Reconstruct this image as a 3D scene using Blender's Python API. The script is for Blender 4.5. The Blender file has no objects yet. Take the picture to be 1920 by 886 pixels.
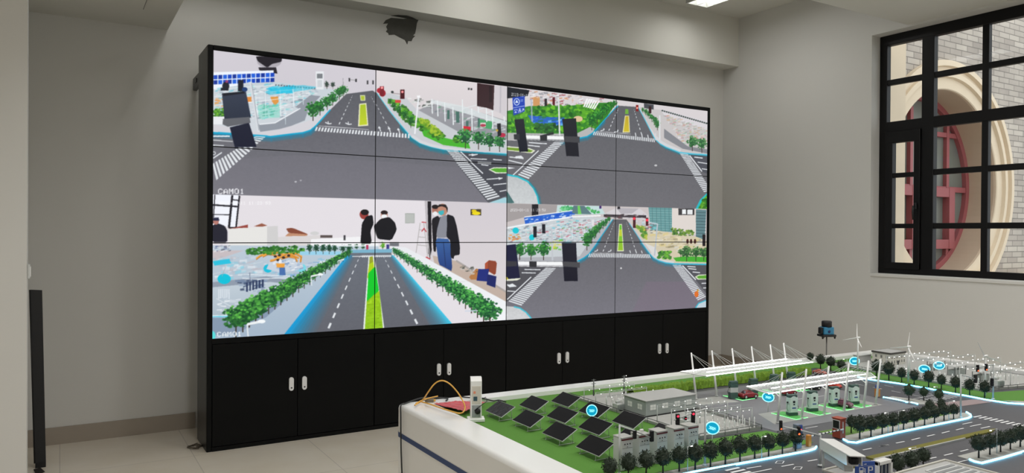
import bpy, math, random
import numpy as np
from mathutils import Vector, Matrix
S = bpy.context.scene; COL = S.collection
R = math.radians

# ------------------------------------------------------------------ camera, light, exposure
CAM_Z = 1.57; FOC = 1405.2467; YAW, PITCH, ROLL = .542238646, -.00573542, .00642453
def axes():
    cy, sy, cp, sp, cr, sr = math.cos(YAW), math.sin(YAW), math.cos(PITCH), math.sin(PITCH), math.cos(ROLL), math.sin(ROLL)
    f = np.array([sy*cp, cy*cp, sp]); r = np.array([cy, -sy, 0.]); u = np.cross(r, f)
    return cr*r+sr*u, -sr*r+cr*u, f
AX_R, AX_U, AX_F = axes()
cam = bpy.data.cameras.new('camera'); cam_o = bpy.data.objects.new('camera', cam); COL.objects.link(cam_o)
cam.sensor_width = 36; cam.lens = FOC*36/1920; cam.clip_start = .02; cam.clip_end = 100
M4 = Matrix([[AX_R[i], AX_U[i], -AX_F[i], (0, 0, CAM_Z)[i]] for i in range(3)]+[[0, 0, 0, 1]])
cam_o.matrix_world = M4; S.camera = cam_o
S.view_settings.view_transform = 'Standard'; S.view_settings.look = 'None'; S.view_settings.gamma = 1
S.view_settings.exposure = 0.0; S.view_settings.use_curve_mapping = False
S.cycles.use_denoising = True; S.cycles.max_bounces = 8; S.cycles.diffuse_bounces = 5; S.cycles.glossy_bounces = 3
S.cycles.transparent_max_bounces = 12; S.cycles.sample_clamp_indirect = 4; S.cycles.caustics_reflective = False; S.cycles.caustics_refractive = False
world = bpy.data.worlds.new('sky'); S.world = world; world.use_nodes = True
bg = world.node_tree.nodes['Background']; bg.inputs[0].default_value = (.95, .97, 1, 1); bg.inputs[1].default_value = 1.75
LAMP_F, LAMP_W = 7.6, 29.0          # watts of the fittings by the screen wall, of the added unseen ones

# ------------------------------------------------------------------ pixel -> place helpers (a ray through the photo meets a known plane)
def RAY(px, py): return AX_F+AX_R*((px-960)/FOC)-AX_U*((py-443)/FOC)
def atZ(px, py, z): d = RAY(px, py); t = (z-CAM_Z)/d[2]; return Vector((d[0]*t, d[1]*t, z))
def atY(px, py, y): d = RAY(px, py); t = y/d[1]; return Vector((d[0]*t, y, CAM_Z+d[2]*t))
def atX(px, py, x): d = RAY(px, py); t = x/d[0]; return Vector((x, d[1]*t, CAM_Z+d[2]*t))
ZG = .78               # surface of the model landscape
def G(px, py, h=0): return atZ(px, py, ZG+h)
def HT(p, py):
    """height above the model surface at which a point over p shows at picture row py"""
    a, b = 0., .6
    for _ in range(40):
        m = (a+b)/2; v = np.array([p[0], p[1], ZG+m-CAM_Z]); y = 443-FOC*(v@AX_U)/(v@AX_F)
        if y > py: a = m
        else: b = m
    return a

# ------------------------------------------------------------------ mesh helpers
class MB:
    def __init__(s): s.v = []; s.f = []; s.sm = []
    def add(s, vs, fs, smooth=False, M=None):
        k = len(s.v); s.v += [tuple(M@Vector(v)) if M else tuple(v) for v in vs]
        s.f += [tuple(i+k for i in f) for f in fs]; s.sm += [smooth]*len(fs); return s
    def box(s, x0, x1, y0, y1, z0, z1, M=None, b=0.):
        if b <= 0:
            vs = [(x, y, z) for z in (z0, z1) for y in (y0, y1) for x in (x0, x1)]
            return s.add(vs, [(0, 2, 3, 1), (4, 5, 7, 6), (0, 1, 5, 4), (2, 6, 7, 3), (0, 4, 6, 2), (1, 3, 7, 5)], False, M)
        b = min(b, (x1-x0)*.49, (y1-y0)*.49, (z1-z0)*.49)
        vs, ids = [], {}
        for a in range(3):
            for sx in (0, 1):
                for sy in (0, 1):
                    for sz in (0, 1):
                        p = [(x0, x1)[sx], (y0, y1)[sy], (z0, z1)[sz]]; sg = (sx, sy, sz)
                        for k in range(3):
                            if k != a: p[k] += b*(1-2*sg[k])
                        ids[(a, sx, sy, sz)] = len(vs); vs.append(tuple(p))
        fs = []
        for a in range(3):
            o = [k for k in range(3) if k != a]
            for e in (0, 1):
                q = []
                for u, w in ((0, 0), (1, 0), (1, 1), (0, 1)):
                    sg = [0]*3; sg[a] = e; sg[o[0]] = u; sg[o[1]] = w; q.append(ids[(a, *sg)])
                fs.append(tuple(q))
        for a in range(3):          # edges along axis a
            o = [k for k in range(3) if k != a]
            for u in (0, 1):
                for w in (0, 1):
                    q = []
                    for (ax, e) in ((o[0], 0), (o[1], 0), (o[1], 1), (o[0], 1)):
                        sg = [0]*3; sg[a] = e; sg[o[0]] = u; sg[o[1]] = w; q.append(ids[(ax, *sg)])
                    fs.append(tuple(q))
        for sx in (0, 1):
            for sy in (0, 1):
                for sz in (0, 1): fs.append(tuple(ids[(a, sx, sy, sz)] for a in range(3)))
        return s.add(vs, fs, False, M)
    def prism(s, poly, z0, z1, M=None, smooth=False):
        n = len(poly); vs = [(x, y, z0) for x, y in poly]+[(x, y, z1) for x, y in poly]
        return s.add(vs, [tuple(range(n))[::-1], tuple(range(n, 2*n))]+[(i, (i+1) % n, n+(i+1) % n, n+i) for i in range(n)], smooth, M)
    def flat(s, pts, z=None): return s.add([(p[0], p[1], p[2] if z is None else z) for p in pts], [tuple(range(len(pts)))])
    def tube(s, pts, r, n=8, caps=True, smooth=True, r1=None):
        P = [Vector(p) for p in pts]; m = len(P); vs = []; up = None
        for i, p in enumerate(P):
            t = ((P[i+1]-p) if i < m-1 else (p-P[i-1])).normalized()
            if 0 < i < m-1: t = ((P[i+1]-p).normalized()+(p-P[i-1]).normalized()).normalized()
            if up is None or abs(up.dot(t)) > .98: up = Vector((0, 0, 1)) if abs(t.z) < .9 else Vector((1, 0, 0))
            a = t.cross(up).normalized(); b = a.cross(t); up = b
            rr = r if r1 is None else r+(r1-r)*i/(m-1)
            vs += [tuple(p+a*math.cos(2*math.pi*k/n)*rr+b*math.sin(2*math.pi*k/n)*rr) for k in range(n)]
        fs = [(i*n+k, i*n+(k+1) % n, (i+1)*n+(k+1) % n, (i+1)*n+k) for i in range(m-1) for k in range(n)]
        if caps: fs += [tuple(range(n))[::-1], tuple(range((m-1)*n, m*n))]
        return s.add(vs, fs, smooth)
    def lathe(s, prof, n=16, M=None, smooth=True):
        vs = [(r*math.cos(2*math.pi*k/n), r*math.sin(2*math.pi*k/n), z) for r, z in prof for k in range(n)]; m = len(prof)
        fs = [(i*n+k, i*n+(k+1) % n, (i+1)*n+(k+1) % n, (i+1)*n+k) for i in range(m-1) for k in range(n)]
        fs += [tuple(range(n))[::-1], tuple(range((m-1)*n, m*n))]
        return s.add(vs, fs, smooth, M)
    def ell(s, c, r, nu=12, nv=8, M=None):
        vs = [(c[0], c[1], c[2]-r[2])]
        for j in range(1, nv):
            t = math.pi*j/nv-math.pi/2
            vs += [(c[0]+r[0]*math.cos(t)*math.cos(2*math.pi*k/nu), c[1]+r[1]*math.cos(t)*math.sin(2*math.pi*k/nu), c[2]+r[2]*math.sin(t)) for k in range(nu)]
        vs.append((c[0], c[1], c[2]+r[2])); L = len(vs)-1
        fs = [(0, 1+(k+1) % nu, 1+k) for k in range(nu)]+[(L, 1+(nv-2)*nu+k, 1+(nv-2)*nu+(k+1) % nu) for k in range(nu)]
        fs += [(1+j*nu+k, 1+j*nu+(k+1) % nu, 1+(j+1)*nu+(k+1) % nu, 1+(j+1)*nu+k) for j in range(nv-2) for k in range(nu)]
        return s.add(vs, fs, True, M)
    def mesh(s, name, m):
        me = bpy.data.meshes.new(name); me.from_pydata(s.v, [], s.f)
        me.polygons.foreach_set('use_smooth', s.sm); me.materials.append(m); me.update(); return me
    def build(s, name, m, parent=None, label=None, kind=None, loc=None):
        o = bpy.data.objects.new(name, s.mesh(name, m)); COL.objects.link(o)
        if parent: o.parent = parent
        if loc is not None: o.location = loc
        if label: o['label'] = label
        if kind: o['kind'] = kind
        return o
def tag(o, label, cat, group=None):
    o['label'] = label; o['category'] = cat
    if group: o['group'] = group
    return o
def thing(name, label, cat, loc, rz=0., group=None):
    o = bpy.data.objects.new(name, None); COL.objects.link(o); o.empty_display_size = .02
    o.location = loc; o.rotation_euler = (0, 0, rz); return tag(o, label, cat, group)
def dup(root, loc, label, rz=None, group=None, scale=None):
    kids = {}
    for o in bpy.data.objects:
        if o.parent: kids.setdefault(o.parent.name, []).append(o)
    def cp(o, par):
        c = o.copy(); COL.objects.link(c)
        if par: c.parent = par
        for ch in kids.get(o.name, []): cp(ch, c)
        return c
    r = cp(root, None); r.location = loc; r['label'] = label
    if rz is not None: r.rotation_euler = (0, 0, rz)
    if group: r['group'] = group
    if scale: r.scale = (scale,)*3
    return r
def struct(name, mb, m, parent=None):
    o = mb.build(name, m, parent)
    if not parent: o['kind'] = 'structure'
    return o
ORD = ['first', 'second', 'third', 'fourth', 'fifth', 'sixth', 'seventh', 'eighth', 'ninth', 'tenth', 'eleventh', 'twelfth', 'thirteenth', 'fourteenth', 'fifteenth', 'sixteenth', 'seventeenth', 'eighteenth', 'nineteenth', 'twentieth', 'twenty-first', 'twenty-second', 'twenty-third', 'twenty-fourth', 'twenty-fifth', 'twenty-sixth', 'twenty-seventh', 'twenty-eighth', 'twenty-ninth', 'thirtieth']

# ------------------------------------------------------------------ materials
def lin(c): return tuple(((x/255)/12.92 if x/255 <= .04045 else ((x/255+.055)/1.055)**2.4) for x in c)
def mat(name, rgb, rough=.5, metal=0., var=.06, scale=30., emit=None, estr=0., spec=.5, bump=0., coat=0.):
    m = bpy.data.materials.new(name); m.use_nodes = True; nt = m.node_tree; p = nt.nodes['Principled BSDF']
    p.inputs['Roughness'].default_value = rough; p.inputs['Metallic'].default_value = metal; p.inputs['Specular IOR Level'].default_value = spec
    if coat: p.inputs['Coat Weight'].default_value = coat; p.inputs['Coat Roughness'].default_value = .08
    tc = nt.nodes.new('ShaderNodeTexCoord'); nz = nt.nodes.new('ShaderNodeTexNoise'); nz.inputs['Scale'].default_value = scale; nz.inputs['Detail'].default_value = 4
    nt.links.new(tc.outputs['Object'], nz.inputs['Vector'])
    mx = nt.nodes.new('ShaderNodeMix'); mx.data_type = 'RGBA'; c = lin(rgb)
    mx.inputs[6].default_value = tuple(x*(1-var) for x in c)+(1,); mx.inputs[7].default_value = tuple(min(1, x*(1+var)) for x in c)+(1,)
    nt.links.new(nz.outputs[0], mx.inputs[0]); nt.links.new(mx.outputs[2], p.inputs['Base Color'])
    if emit: p.inputs['Emission Color'].default_value = lin(emit)+(1,); p.inputs['Emission Strength'].default_value = estr
    if bump:
        bp = nt.nodes.new('ShaderNodeBump'); bp.inputs['Strength'].default_value = bump; bp.inputs['Distance'].default_value = .01
        nt.links.new(nz.outputs[0], bp.inputs['Height']); nt.links.new(bp.outputs[0], p.inputs['Normal'])
    return m
def glass(name, tint=(.92, .96, .96), refl=.06, rough=.02):
    m = bpy.data.materials.new(name); m.use_nodes = True; nt = m.node_tree; nt.nodes.clear()
    o = nt.nodes.new('ShaderNodeOutputMaterial'); t = nt.nodes.new('ShaderNodeBsdfTransparent'); t.inputs[0].default_value = (*tint, 1)
    g = nt.nodes.new('ShaderNodeBsdfGlossy'); g.inputs['Roughness'].default_value = rough
    x = nt.nodes.new('ShaderNodeMixShader'); f = nt.nodes.new('ShaderNodeFresnel'); f.inputs[0].default_value = 1.35
    k = nt.nodes.new('ShaderNodeMath'); k.operation = 'MULTIPLY'; k.inputs[1].default_value = refl/.03
    nt.links.new(f.outputs[0], k.inputs[0]); nt.links.new(k.outputs[0], x.inputs[0]); nt.links.new(t.outputs[0], x.inputs[1]); nt.links.new(g.outputs[0], x.inputs[2]); nt.links.new(x.outputs[0], o.inputs[0]); return m
def tiles(name, c1, c2, mortar, w, h, ms, rough, off=.0, coord='Object', rot=(0, 0, 0), bump=0.):
    m = bpy.data.materials.new(name); m.use_nodes = True; nt = m.node_tree; p = nt.nodes['Principled BSDF']; p.inputs['Roughness'].default_value = rough
    tc = nt.nodes.new('ShaderNodeTexCoord'); mp = nt.nodes.new('ShaderNodeMapping'); mp.inputs['Rotation'].default_value = rot
    b = nt.nodes.new('ShaderNodeTexBrick'); b.offset = off; b.inputs['Color1'].default_value = lin(c1)+(1,); b.inputs['Color2'].default_value = lin(c2)+(1,); b.inputs['Mortar'].default_value = lin(mortar)+(1,)
    b.inputs['Scale'].default_value = 1; b.inputs['Brick Width'].default_value = w; b.inputs['Row Height'].default_value = h; b.inputs['Mortar Size'].default_value = ms; b.inputs['Bias'].default_value = 0
    nz = nt.nodes.new('ShaderNodeTexNoise'); nz.inputs['Scale'].default_value = 3; nz.inputs['Detail'].default_value = 6
    mx = nt.nodes.new('ShaderNodeMix'); mx.data_type = 'RGBA'; mx.blend_type = 'OVERLAY'; mx.inputs[0].default_value = .25
    nt.links.new(tc.outputs[coord], mp.inputs[0]); nt.links.new(mp.outputs[0], b.inputs['Vector']); nt.links.new(tc.outputs[coord], nz.inputs['Vector'])
    nt.links.new(b.outputs[0], mx.inputs[6]); nt.links.new(nz.outputs[0], mx.inputs[7]); nt.links.new(mx.outputs[2], p.inputs['Base Color'])
    if bump:
        bp = nt.nodes.new('ShaderNodeBump'); bp.inputs['Strength'].default_value = bump; bp.invert = True; nt.links.new(b.outputs[1], bp.inputs['Height']); nt.links.new(bp.outputs[0], p.inputs['Normal'])
    return m
PAINT = mat('wall_paint', (212, 211, 207), .75, var=.015, scale=2.5)
CEIL = mat('ceiling_paint', (214, 213, 206), .8, var=.015, scale=2)
FLOOR = tiles('floor_tiles', (222, 213, 198), (218, 209, 194), (190, 182, 170), .8, .8, .003, .32)
SKIRT = mat('skirting_tile', (158, 148, 136), .45, var=.08, scale=6)
BLACK = mat('black_paint', (5, 6, 7), .4, var=.1, scale=4, spec=.16)
BLACKS = mat('black_side_steel', (40, 39, 39), .38, var=.06, scale=3, spec=.35)
ALU = mat('brushed_aluminium', (236, 237, 238), .4, .15, var=.05)
DARK = mat('dark_rubber', (18, 18, 20), .5, var=.1)
WHITE = mat('white_lacquer', (236, 236, 234), .28, var=.012, scale=3, coat=.3)
FRAME = mat('window_frame_black', (13, 12, 13), .5, var=.1, scale=8, spec=.25)
GLASS = glass('window_glass', (.95, .97, .97), .008)
MORTAR = mat('grey_mortar', (84, 83, 78), .9, var=.2, scale=18, bump=.4)
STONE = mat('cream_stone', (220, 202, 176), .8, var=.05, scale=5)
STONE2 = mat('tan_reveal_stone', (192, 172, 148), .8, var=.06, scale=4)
BRICK = tiles('grey_brick', (190, 180, 168), (164, 154, 144), (128, 121, 113), .26, .075, .006, .9, .5, 'Object', (R(90), 0, 0), .3)
REDF = mat('red_window_frame', (154, 80, 82), .55, var=.06)
PANE = mat('far_window_pane', (112, 114, 106), .3, var=.25, scale=1.5)
LGREY = mat('light_grey_plastic', (196, 198, 196), .45, var=.03)
TLED = mat('tube_light', (255, 255, 255), .5, emit=(255, 252, 244), estr=9)
# ------------------------------------------------------------------ the room
YB, XR, ZC = 6.40, 6.797, 4.085
XL, YF = -.186, -5.0
struct('floor', MB().box(-4.5, 7.1, YF-.2, YB+.3, -.12, 0), FLOOR)
struct('ceiling', MB().box(-4.5, 7.1, YF-.2, YB+.3, ZC, ZC+.15), CEIL)
struct('wall_back', MB().box(-1.2, 7.1, YB, YB+.3, 0, ZC), PAINT)
struct('wall_front', MB().box(-4.5, 7.1, YF-.2, YF, 0, ZC), PAINT)
struct('wall_far_left', MB().box(-4.5, -4.3, YF, 4.7, 0, ZC), PAINT)
pz = 4.45; pxe = atY(50.5, 450, pz).x
xw = pxe-.055
struct('wall_left', MB().box(-4.3, pxe, pz, pz+.15, 0, ZC).box(-4.3, xw, pz+.15, YB, 0, ZC), PAINT)
wx = XR+.13
WY1, WZ1, WZ0, WY0 = 4.48, atX(1650, 70, wx).z, atX(1645, 511, wx).z, 1.05
w = MB(); w.box(XR, XR+.3, WY1, YB+.3, 0, ZC); w.box(XR, XR+.3, YF-.2, WY0, 0, ZC); w.box(XR, XR+.3, WY0, WY1, 0, WZ0); w.box(XR, XR+.3, WY0, WY1, WZ1, ZC)
struct('wall_right', w, PAINT)
# beam along the back wall, beam across towards the window, lowered ceiling box at left
zb = 3.525
struct('trim_1', MB().box(.715, XR, 6.166, YB, zb, ZC), CEIL)
struct('trim_2', MB().box(-4.3, XR, 3.25, 4.12, 3.536, ZC), CEIL)
sf = MB().box(xw, .712, 2.0, YB, 3.128, ZC); struct('trim_3', sf, CEIL)
hp = [atZ(160, 1, 3.127), atZ(268, 17, 3.127), atZ(278, -4, 3.127)]
hatch = MB(); hy = atZ(268, 16, 3.127); hatch.box(.02, hy.x, hy.y-.6, hy.y, 3.12, 3.1279); ht_ = hatch.build('access_panel', CEIL); eg = MB(); eg.box(.016, hy.x+.004, hy.y, hy.y+.004, 3.121, 3.1279); eg.box(hy.x, hy.x+.004, hy.y-.6, hy.y, 3.121, 3.1279); eg.build('panel_joint', DARK, ht_); tag(ht_, 'flush white access panel in the lowered ceiling box at upper left', 'access panel')
bb = MB().box(xw, .9+.02, YB-.012, YB, 0, .125); bb.box(5.8, XR, YB-.012, YB, 0, .125); struct('baseboard_back', bb, SKIRT)
struct('baseboard_right', MB().box(XR-.012, XR, YF, YB-.012, 0, .125), SKIRT)
# rough mortar patch where the beam meets the wall
z7 = lambda x, y: (640+x/6, y/6)
low = [(470, 268), (527, 262), (505, 300), (520, 330), (503, 355), (530, 372), (535, 392), (600, 388), (660, 420), (718, 448), (742, 498), (752, 460), (790, 462), (805, 430), (832, 404), (808, 398), (830, 378), (842, 320), (850, 262), (868, 224), (842, 214), (820, 196), (700, 212), (560, 200), (500, 226)]
pt = MB(); P = [atY(*z7(x, y), YB-.004) for x, y in low]; pt.add([(p.x, YB-.0045, p.z) for p in P]+[(p.x, YB, p.z) for p in P], [tuple(range(len(P)))]+[(i, (i+1) % len(P), len(P)+(i+1) % len(P), len(P)+i) for i in range(len(P))])
up = [(478, 240), (520, 200), (560, 178), (640, 170), (740, 176), (800, 196), (850, 222), (700, 226), (560, 214)]
P = [atZ(*z7(x, y), zb-.002) for x, y in up]; P = [Vector((p.x, min(p.y, YB-.001), zb)) for p in P]
pt.prism([(p.x, p.y) for p in P], zb-.0035, zb-.0002)
tag(pt.build('mortar_patch', MORTAR), 'jagged dark grey mortar patch where the back wall meets the beam', 'wall patch')
# small things by the left pier
bd = thing('leaning_board', 'tall black board leaning on the wall at far left', 'board', (0, 0, 0))
b0 = atZ(76, 876, 0); yb = b0.y
tl, tr, br, bl = atY(57, 543, yb+.1), atY(79, 544, yb+.1), atY(86, 872, yb), atY(66, 874, yb)
q = [Vector((bl.x, yb, .03)), Vector((br.x, yb, .03)), tr, tl]
m_ = MB(); m_.add([tuple(p) for p in q]+[tuple(p+Vector((0, .03, 0))) for p in q], [(0, 1, 2, 3), (7, 6, 5, 4), (0, 4, 5, 1), (1, 5, 6, 2), (2, 6, 7, 3), (3, 7, 4, 0)]); bo = m_.build('board_face', DARK, bd)
e_ = MB(); e_.tube([q[0]+Vector((-.003, .01, 0)), q[3]+Vector((-.003, .01, 0))], .006, 6); e_.build('edge_strip', BLACKS, bd)
f_ = MB().box(bl.x, br.x, yb-.002, yb+.04, .0, .034); f_.build('foot', DARK, bd)
s0 = atZ(62, 850, 0); sc = MB(); c4 = [atZ(63, 880, .002), atZ(76, 877, .002), atZ(84, 884, .002), atZ(68, 890, .002)]; sc.add([tuple(p+Vector((0, 0, .004))) for p in c4]+[(p.x, p.y, p.z) for p in c4], [(0, 1, 2, 3), (7, 6, 5, 4), (0, 4, 5, 1), (1, 5, 6, 2), (2, 6, 7, 3), (3, 7, 4, 0)])
tag(sc.build('scrap_panel', mat('dark_brown_scrap', (30, 22, 20), .7)), 'small dark brown scrap lying at the foot of the black board', 'scrap')
bx = MB().box(pxe, pxe+.012, pz+.012, pz+.09, atY(50, 523, pz).z, atY(50, 495, pz).z, b=.003); so = bx.build('wall_switch', LGREY); tag(so, 'small light grey switch on the side of the left pier', 'switch')
MB().box(pxe+.012, pxe+.016, pz+.03, pz+.07, atY(50, 519, pz).z, atY(50, 500, pz).z).build('rocker', WHITE, so)
cd = MB(); cd.tube([(xw+.0055, yb-.12, .0), (xw+.0055, yb-.12, .95)], .005, 8); cdo = cd.build('conduit', mat('grey_conduit', (150, 150, 146), .5)); tag(cdo, 'thin grey conduit on the pier beside the black board', 'conduit')
MB().box(xw, xw+.016, yb-.17, yb-.09, .1, .22, b=.003).build('junction_box', LGREY, cdo)
tc = MB(); c0 = atZ(366, 838, 0)
for k in range(4):
    tc.tube([(c0.x+math.cos(a*.42+k)*(.035+.02*math.sin(a*1.3+k*2)), c0.y+math.sin(a*.42+k)*(.05+.02*math.cos(a+k)), .005+.003*k+.002*math.sin(a*2)) for a in range(16)], .003, 6)
tag(tc.build('wire_tangle', mat('brown_wire', (98, 88, 74), .6)), 'small tangle of brown wire on the floor by the cabinet corner', 'wire')
# ------------------------------------------------------------------ ceiling lights
def fitting(x0, x1, y0, y1, label, watts, drop=0.):
    t = thing('ceiling_light', label, 'ceiling light', ((x0+x1)/2, (y0+y1)/2, ZC-.085-drop), 0, 'grille lights on the ceiling'); w, l = (x1-x0)/2, (y1-y0)/2
    h = MB(); h.box(-w, w, -l, l, .07, .085); h.box(-w, -w+.012, -l, l, 0, .07); h.box(w-.012, w, -l, l, 0, .07); h.box(-w+.012, w-.012, -l, -l+.012, 0, .07); h.box(-w+.012, w-.012, l-.012, l, 0, .07); h.build('housing', LGREY, t)
    for sx in (-w*.5, w*.5):
        MB().tube([(sx, -l+.03, .045), (sx, l-.03, .045)], .014, 10).build('tube', TLED, t)
    if drop:
        for sy in (-l*.7, l*.7): MB().tube([(0, sy, .085), (0, sy, .085+drop)], .006, 6).build('hanging_rod', LGREY, t)  # rods only for the added fittings that hang lower
    lv = MB(); lv.box(-.006, .006, -l+.012, l-.012, .002, .05)
    n = int((y1-y0)/.12)
    for i in range(1, n): y = -l+(y1-y0)*i/n; lv.box(-w+.012, w-.012, y-.003, y+.003, .004, .022)
    lv.build('louvre', ALU, t)
    L = bpy.data.lights.new('tube_glow', 'AREA'); L.shape = 'RECTANGLE'; L.size = (x1-x0)*.85; L.size_y = (y1-y0)*.92; L.energy = watts; L.color = (1, .99, .98); L.spread = R(176)
    lo = bpy.data.objects.new('tube_glow', L); COL.objects.link(lo); lo.parent = t; lo.location = (0, 0, -.004)
    return t
fitting(5.66, 5.965, 4.66, 5.862, 'grille ceiling light at the top edge, right of the wall screen', LAMP_F*.85)
fitting(3.12, 3.43, 4.66, 5.86, 'grille ceiling light over the middle of the wall screen', LAMP_F)
fitting(.86, 1.17, 4.66, 5.86, 'grille ceiling light beside the lowered ceiling box, left of the wall screen', LAMP_F*.5)
for i, (x, y) in enumerate([(1.02, 1.9), (3.27, 1.9), (5.5, 1.9), (1.02, -1.4), (5.5, -1.4), (-2.2, .6), (3.27, -3.6)]):
    fitting(x-.155, x+.155, y-.6, y+.6, 'added unseen grille light hung over the %s' % ('left end of the model table', 'middle of the model table', 'window side of the model table', 'floor behind the photographer', 'rear window side', 'left bay', 'rear middle floor')[i], LAMP_W, .55)  # unseen fittings added for room light, lowered so it reaches the back wall
# ------------------------------------------------------------------ window in the right wall
wz = lambda y, x=1749: atX(x, y, wx).z
wy = lambda x, y=400: atX(x, y, wx).y
yl, ym, y1, step = WY1, wy(1737.5), wy(1844), 0
dy = ym-y1; cols = [ym-dy*k for k in range(7)]; yr = cols[6]
zt, zA, zB, zC_, zD, z0 = WZ1, wz(140), wz(227), wz(322), wz(423), WZ0
win = MB()
t = .055; X0, X1 = wx, wx+.07
def bar(y0, y1, z0, z1, d=0.): win.box(X0+d, X1-d, min(y0, y1), max(y0, y1), z0, z1, b=.004)
bar(yl, yr, zt-.1, zt); bar(yl, yr, z0, z0+.06); bar(yl, yl-.075, z0, zt, .0015); bar(yr, yr-.06, z0, zt, .0015)
bar(ym+.06, ym-.055, z0, zt, .0015)
for y in cols[1:6]: bar(y+.028, y-.028, z0, zt, .008)
bar(yl, yr, zB-.055, zB+.045, .003)
for z in (zA,): bar(yl, yr, z-.026, z+.026, .01)
for z in (zC_, zD): bar(ym, yr, z-.026, z+.026, .01)
wo = struct('window_1', win, FRAME)
sash = MB(); sy0, sy1 = yl-.075, ym+.06; sz0, sz1 = z0+.05, zB-.055; sx0, sx1 = X0-.02, X0+.05
sash.box(sx0, sx1, sy1, sy0, sz1-.11, sz1, b=.004); sash.box(sx0, sx1, sy1, sy0, sz0, sz0+.06, b=.004); sash.box(sx0+.0015, sx1-.0015, sy0-.075, sy0, sz0, sz1, b=.004); sash.box(sx0+.0015, sx1-.0015, sy1, sy1+.06, sz0, sz1, b=.004)
for z in (zC_-.01, zD-.0): sash.box(sx0+.01, sx1-.01, sy1, sy0, z-.022, z+.022, b=.003)
sash.build('window_sash', FRAME, wo)
hd = MB(); hy_, hz = sy1+.03, wz(385); hd.box(sx0-.02, sx0, hy_-.012, hy_+.012, hz-.03, hz+.03, b=.004); hd.tube([(sx0-.025, hy_, hz), (sx0-.05, hy_, hz-.005), (sx0-.055, hy_, hz-.06), (sx0-.045, hy_, hz-.13)], .009, 8); hd.build('window_handle', DARK, wo)
MB().box(X0+.03, X0+.034, yr, yl, z0, zt).build('window_pane', GLASS, wo)
MB().box(XR-.01, XR+.125, WY0+.005, WY1-.005, WZ0-.03, WZ0-.001, b=.004).build('window_sill', PAINT, wo)
# ------------------------------------------------------------------ the courtyard wing seen through the window
OY = 5.2; rc = Vector((9.42, OY, 2.20)); RO, RI = 1.52, 1.17
N = 96; circ = lambda r, y, k: (rc.x+r*math.cos(2*math.pi*k/N), y, rc.z+r*math.sin(2*math.pi*k/N))
bw = MB(); xa, xb, za, zb2 = 7.1, 15.0, -1.0, 7.0; ring = [circ(RO-.02, OY, k) for k in range(N)]
def edge(k):
    a = 2*math.pi*k/N; c, s_ = math.cos(a), math.sin(a); t_ = min([(xb-rc.x)/c if c > 1e-6 else 1e9, (xa-rc.x)/c if c < -1e-6 else 1e9, (zb2-rc.z)/s_ if s_ > 1e-6 else 1e9, (za-rc.z)/s_ if s_ < -1e-6 else 1e9])
    return (rc.x+c*t_, OY, rc.z+s_*t_)
bw.add(ring+[edge(k) for k in range(N)]+[(x, OY, z) for x, z in ((xb, zb2), (xa, zb2), (xa, za), (xb, za))], [(k, (k+1) % N, N+(k+1) % N, N+k) for k in range(N)])
def corner(ci, px_, pz_):
    k = int(math.floor((math.atan2(pz_-rc.z, px_-rc.x) % (2*math.pi))/(2*math.pi)*N)); bw.f.append((N+k, N+(k+1) % N, 2*N+ci)); bw.sm.append(False)
for ci, (x, z) in enumerate(((xb, zb2), (xa, zb2), (xa, za), (xb, za))): corner(ci, x, z)
struct('wall_outside', bw, BRICK)
def annulus(prof, name, m, parent=None):
    b_ = MB(); k_ = len(prof); vs = [circ(r, y, k) for r, y in prof for k in range(N)]
    b_.add(vs, [(i*N+k, i*N+(k+1) % N, (i+1)*N+(k+1) % N, (i+1)*N+k) for i in range(k_-1) for k in range(N)], False)
    return struct(name, b_, m, parent)
tr4 = annulus([(RO, OY+.02), (RO, OY-.07), (RO-.07, OY-.075), (RO-.08, OY-.03), (RO-.13, OY-.03), (RO-.14, OY-.06), (RO-.2, OY-.06), (RO-.21, OY-.02), (RI+.01, OY-.02), (RI, OY-.01), (RI, OY+.02)], 'trim_4', STONE)
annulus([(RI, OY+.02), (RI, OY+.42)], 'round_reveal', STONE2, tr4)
w2 = annulus([(RI, OY+.40), (RI, OY+.33), (RI-.075, OY+.33), (RI-.075, OY+.40)], 'window_2', REDF)
fm = MB(); cx = rc.x
def rb(x0, x1, z0, z1, d=0.): fm.box(x0, x1, OY+.33+d, OY+.384+d*.1, z0, z1)
pxX = lambda px: atY(px, 400, OY+.34).x
pxZ = lambda py, px=1735: atY(px, py, OY+.34).z
xL, xM, xR_ = pxX(1690), pxX(1712), pxX(1784)
rb(pxX(1776)-.03, pxX(1776)+.03, rc.z-1.0, rc.z+1.0, .006); rb(pxX(1708)-.03, pxX(1708)+.03, rc.z-1.0, rc.z+1.0, .006)
rb(rc.x-1.12, rc.x+1.12, pxZ(352)-.035, pxZ(352)+.035, .01); rb(rc.x-1.0, rc.x+1.0, pxZ(248)-.03, pxZ(248)+.03, .01); rb(rc.x-.95, rc.x+.95, pxZ(462)-.03, pxZ(462)+.03, .01)
for xa_, xb_ in ((pxX(1640), pxX(1716)), (pxX(1724), xR_)):
    zt_, zb_ = pxZ(350), pxZ(466); rb(xa_, xb_, zt_-.12, zt_, -.03); rb(xa_, xb_, zb_, zb_+.12, -.03); rb(xa_, xa_+.13, zb_-.002, zt_+.002, -.034); rb(xb_-.13, xb_, zb_-.002, zt_+.002, -.034)
fm.build('window_frame', REDF, w2)
pn = MB(); pn.add([circ(RI-.05, OY+.385, k) for k in range(N)], [tuple(range(N))]); pn.build('window_pane', PANE, w2)
struct('trim_5', MB().box(7.1, atY(1697, 300, 4.72).x, 4.72, OY, -1, 7).box(7.1, atY(1697, 300, 4.72).x+.04, 4.69, OY, .6, .75), STONE)
struct('trim_6', MB().box(7.1, 15, OY-.22, OY, .9, 1.06), STONE)
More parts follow.
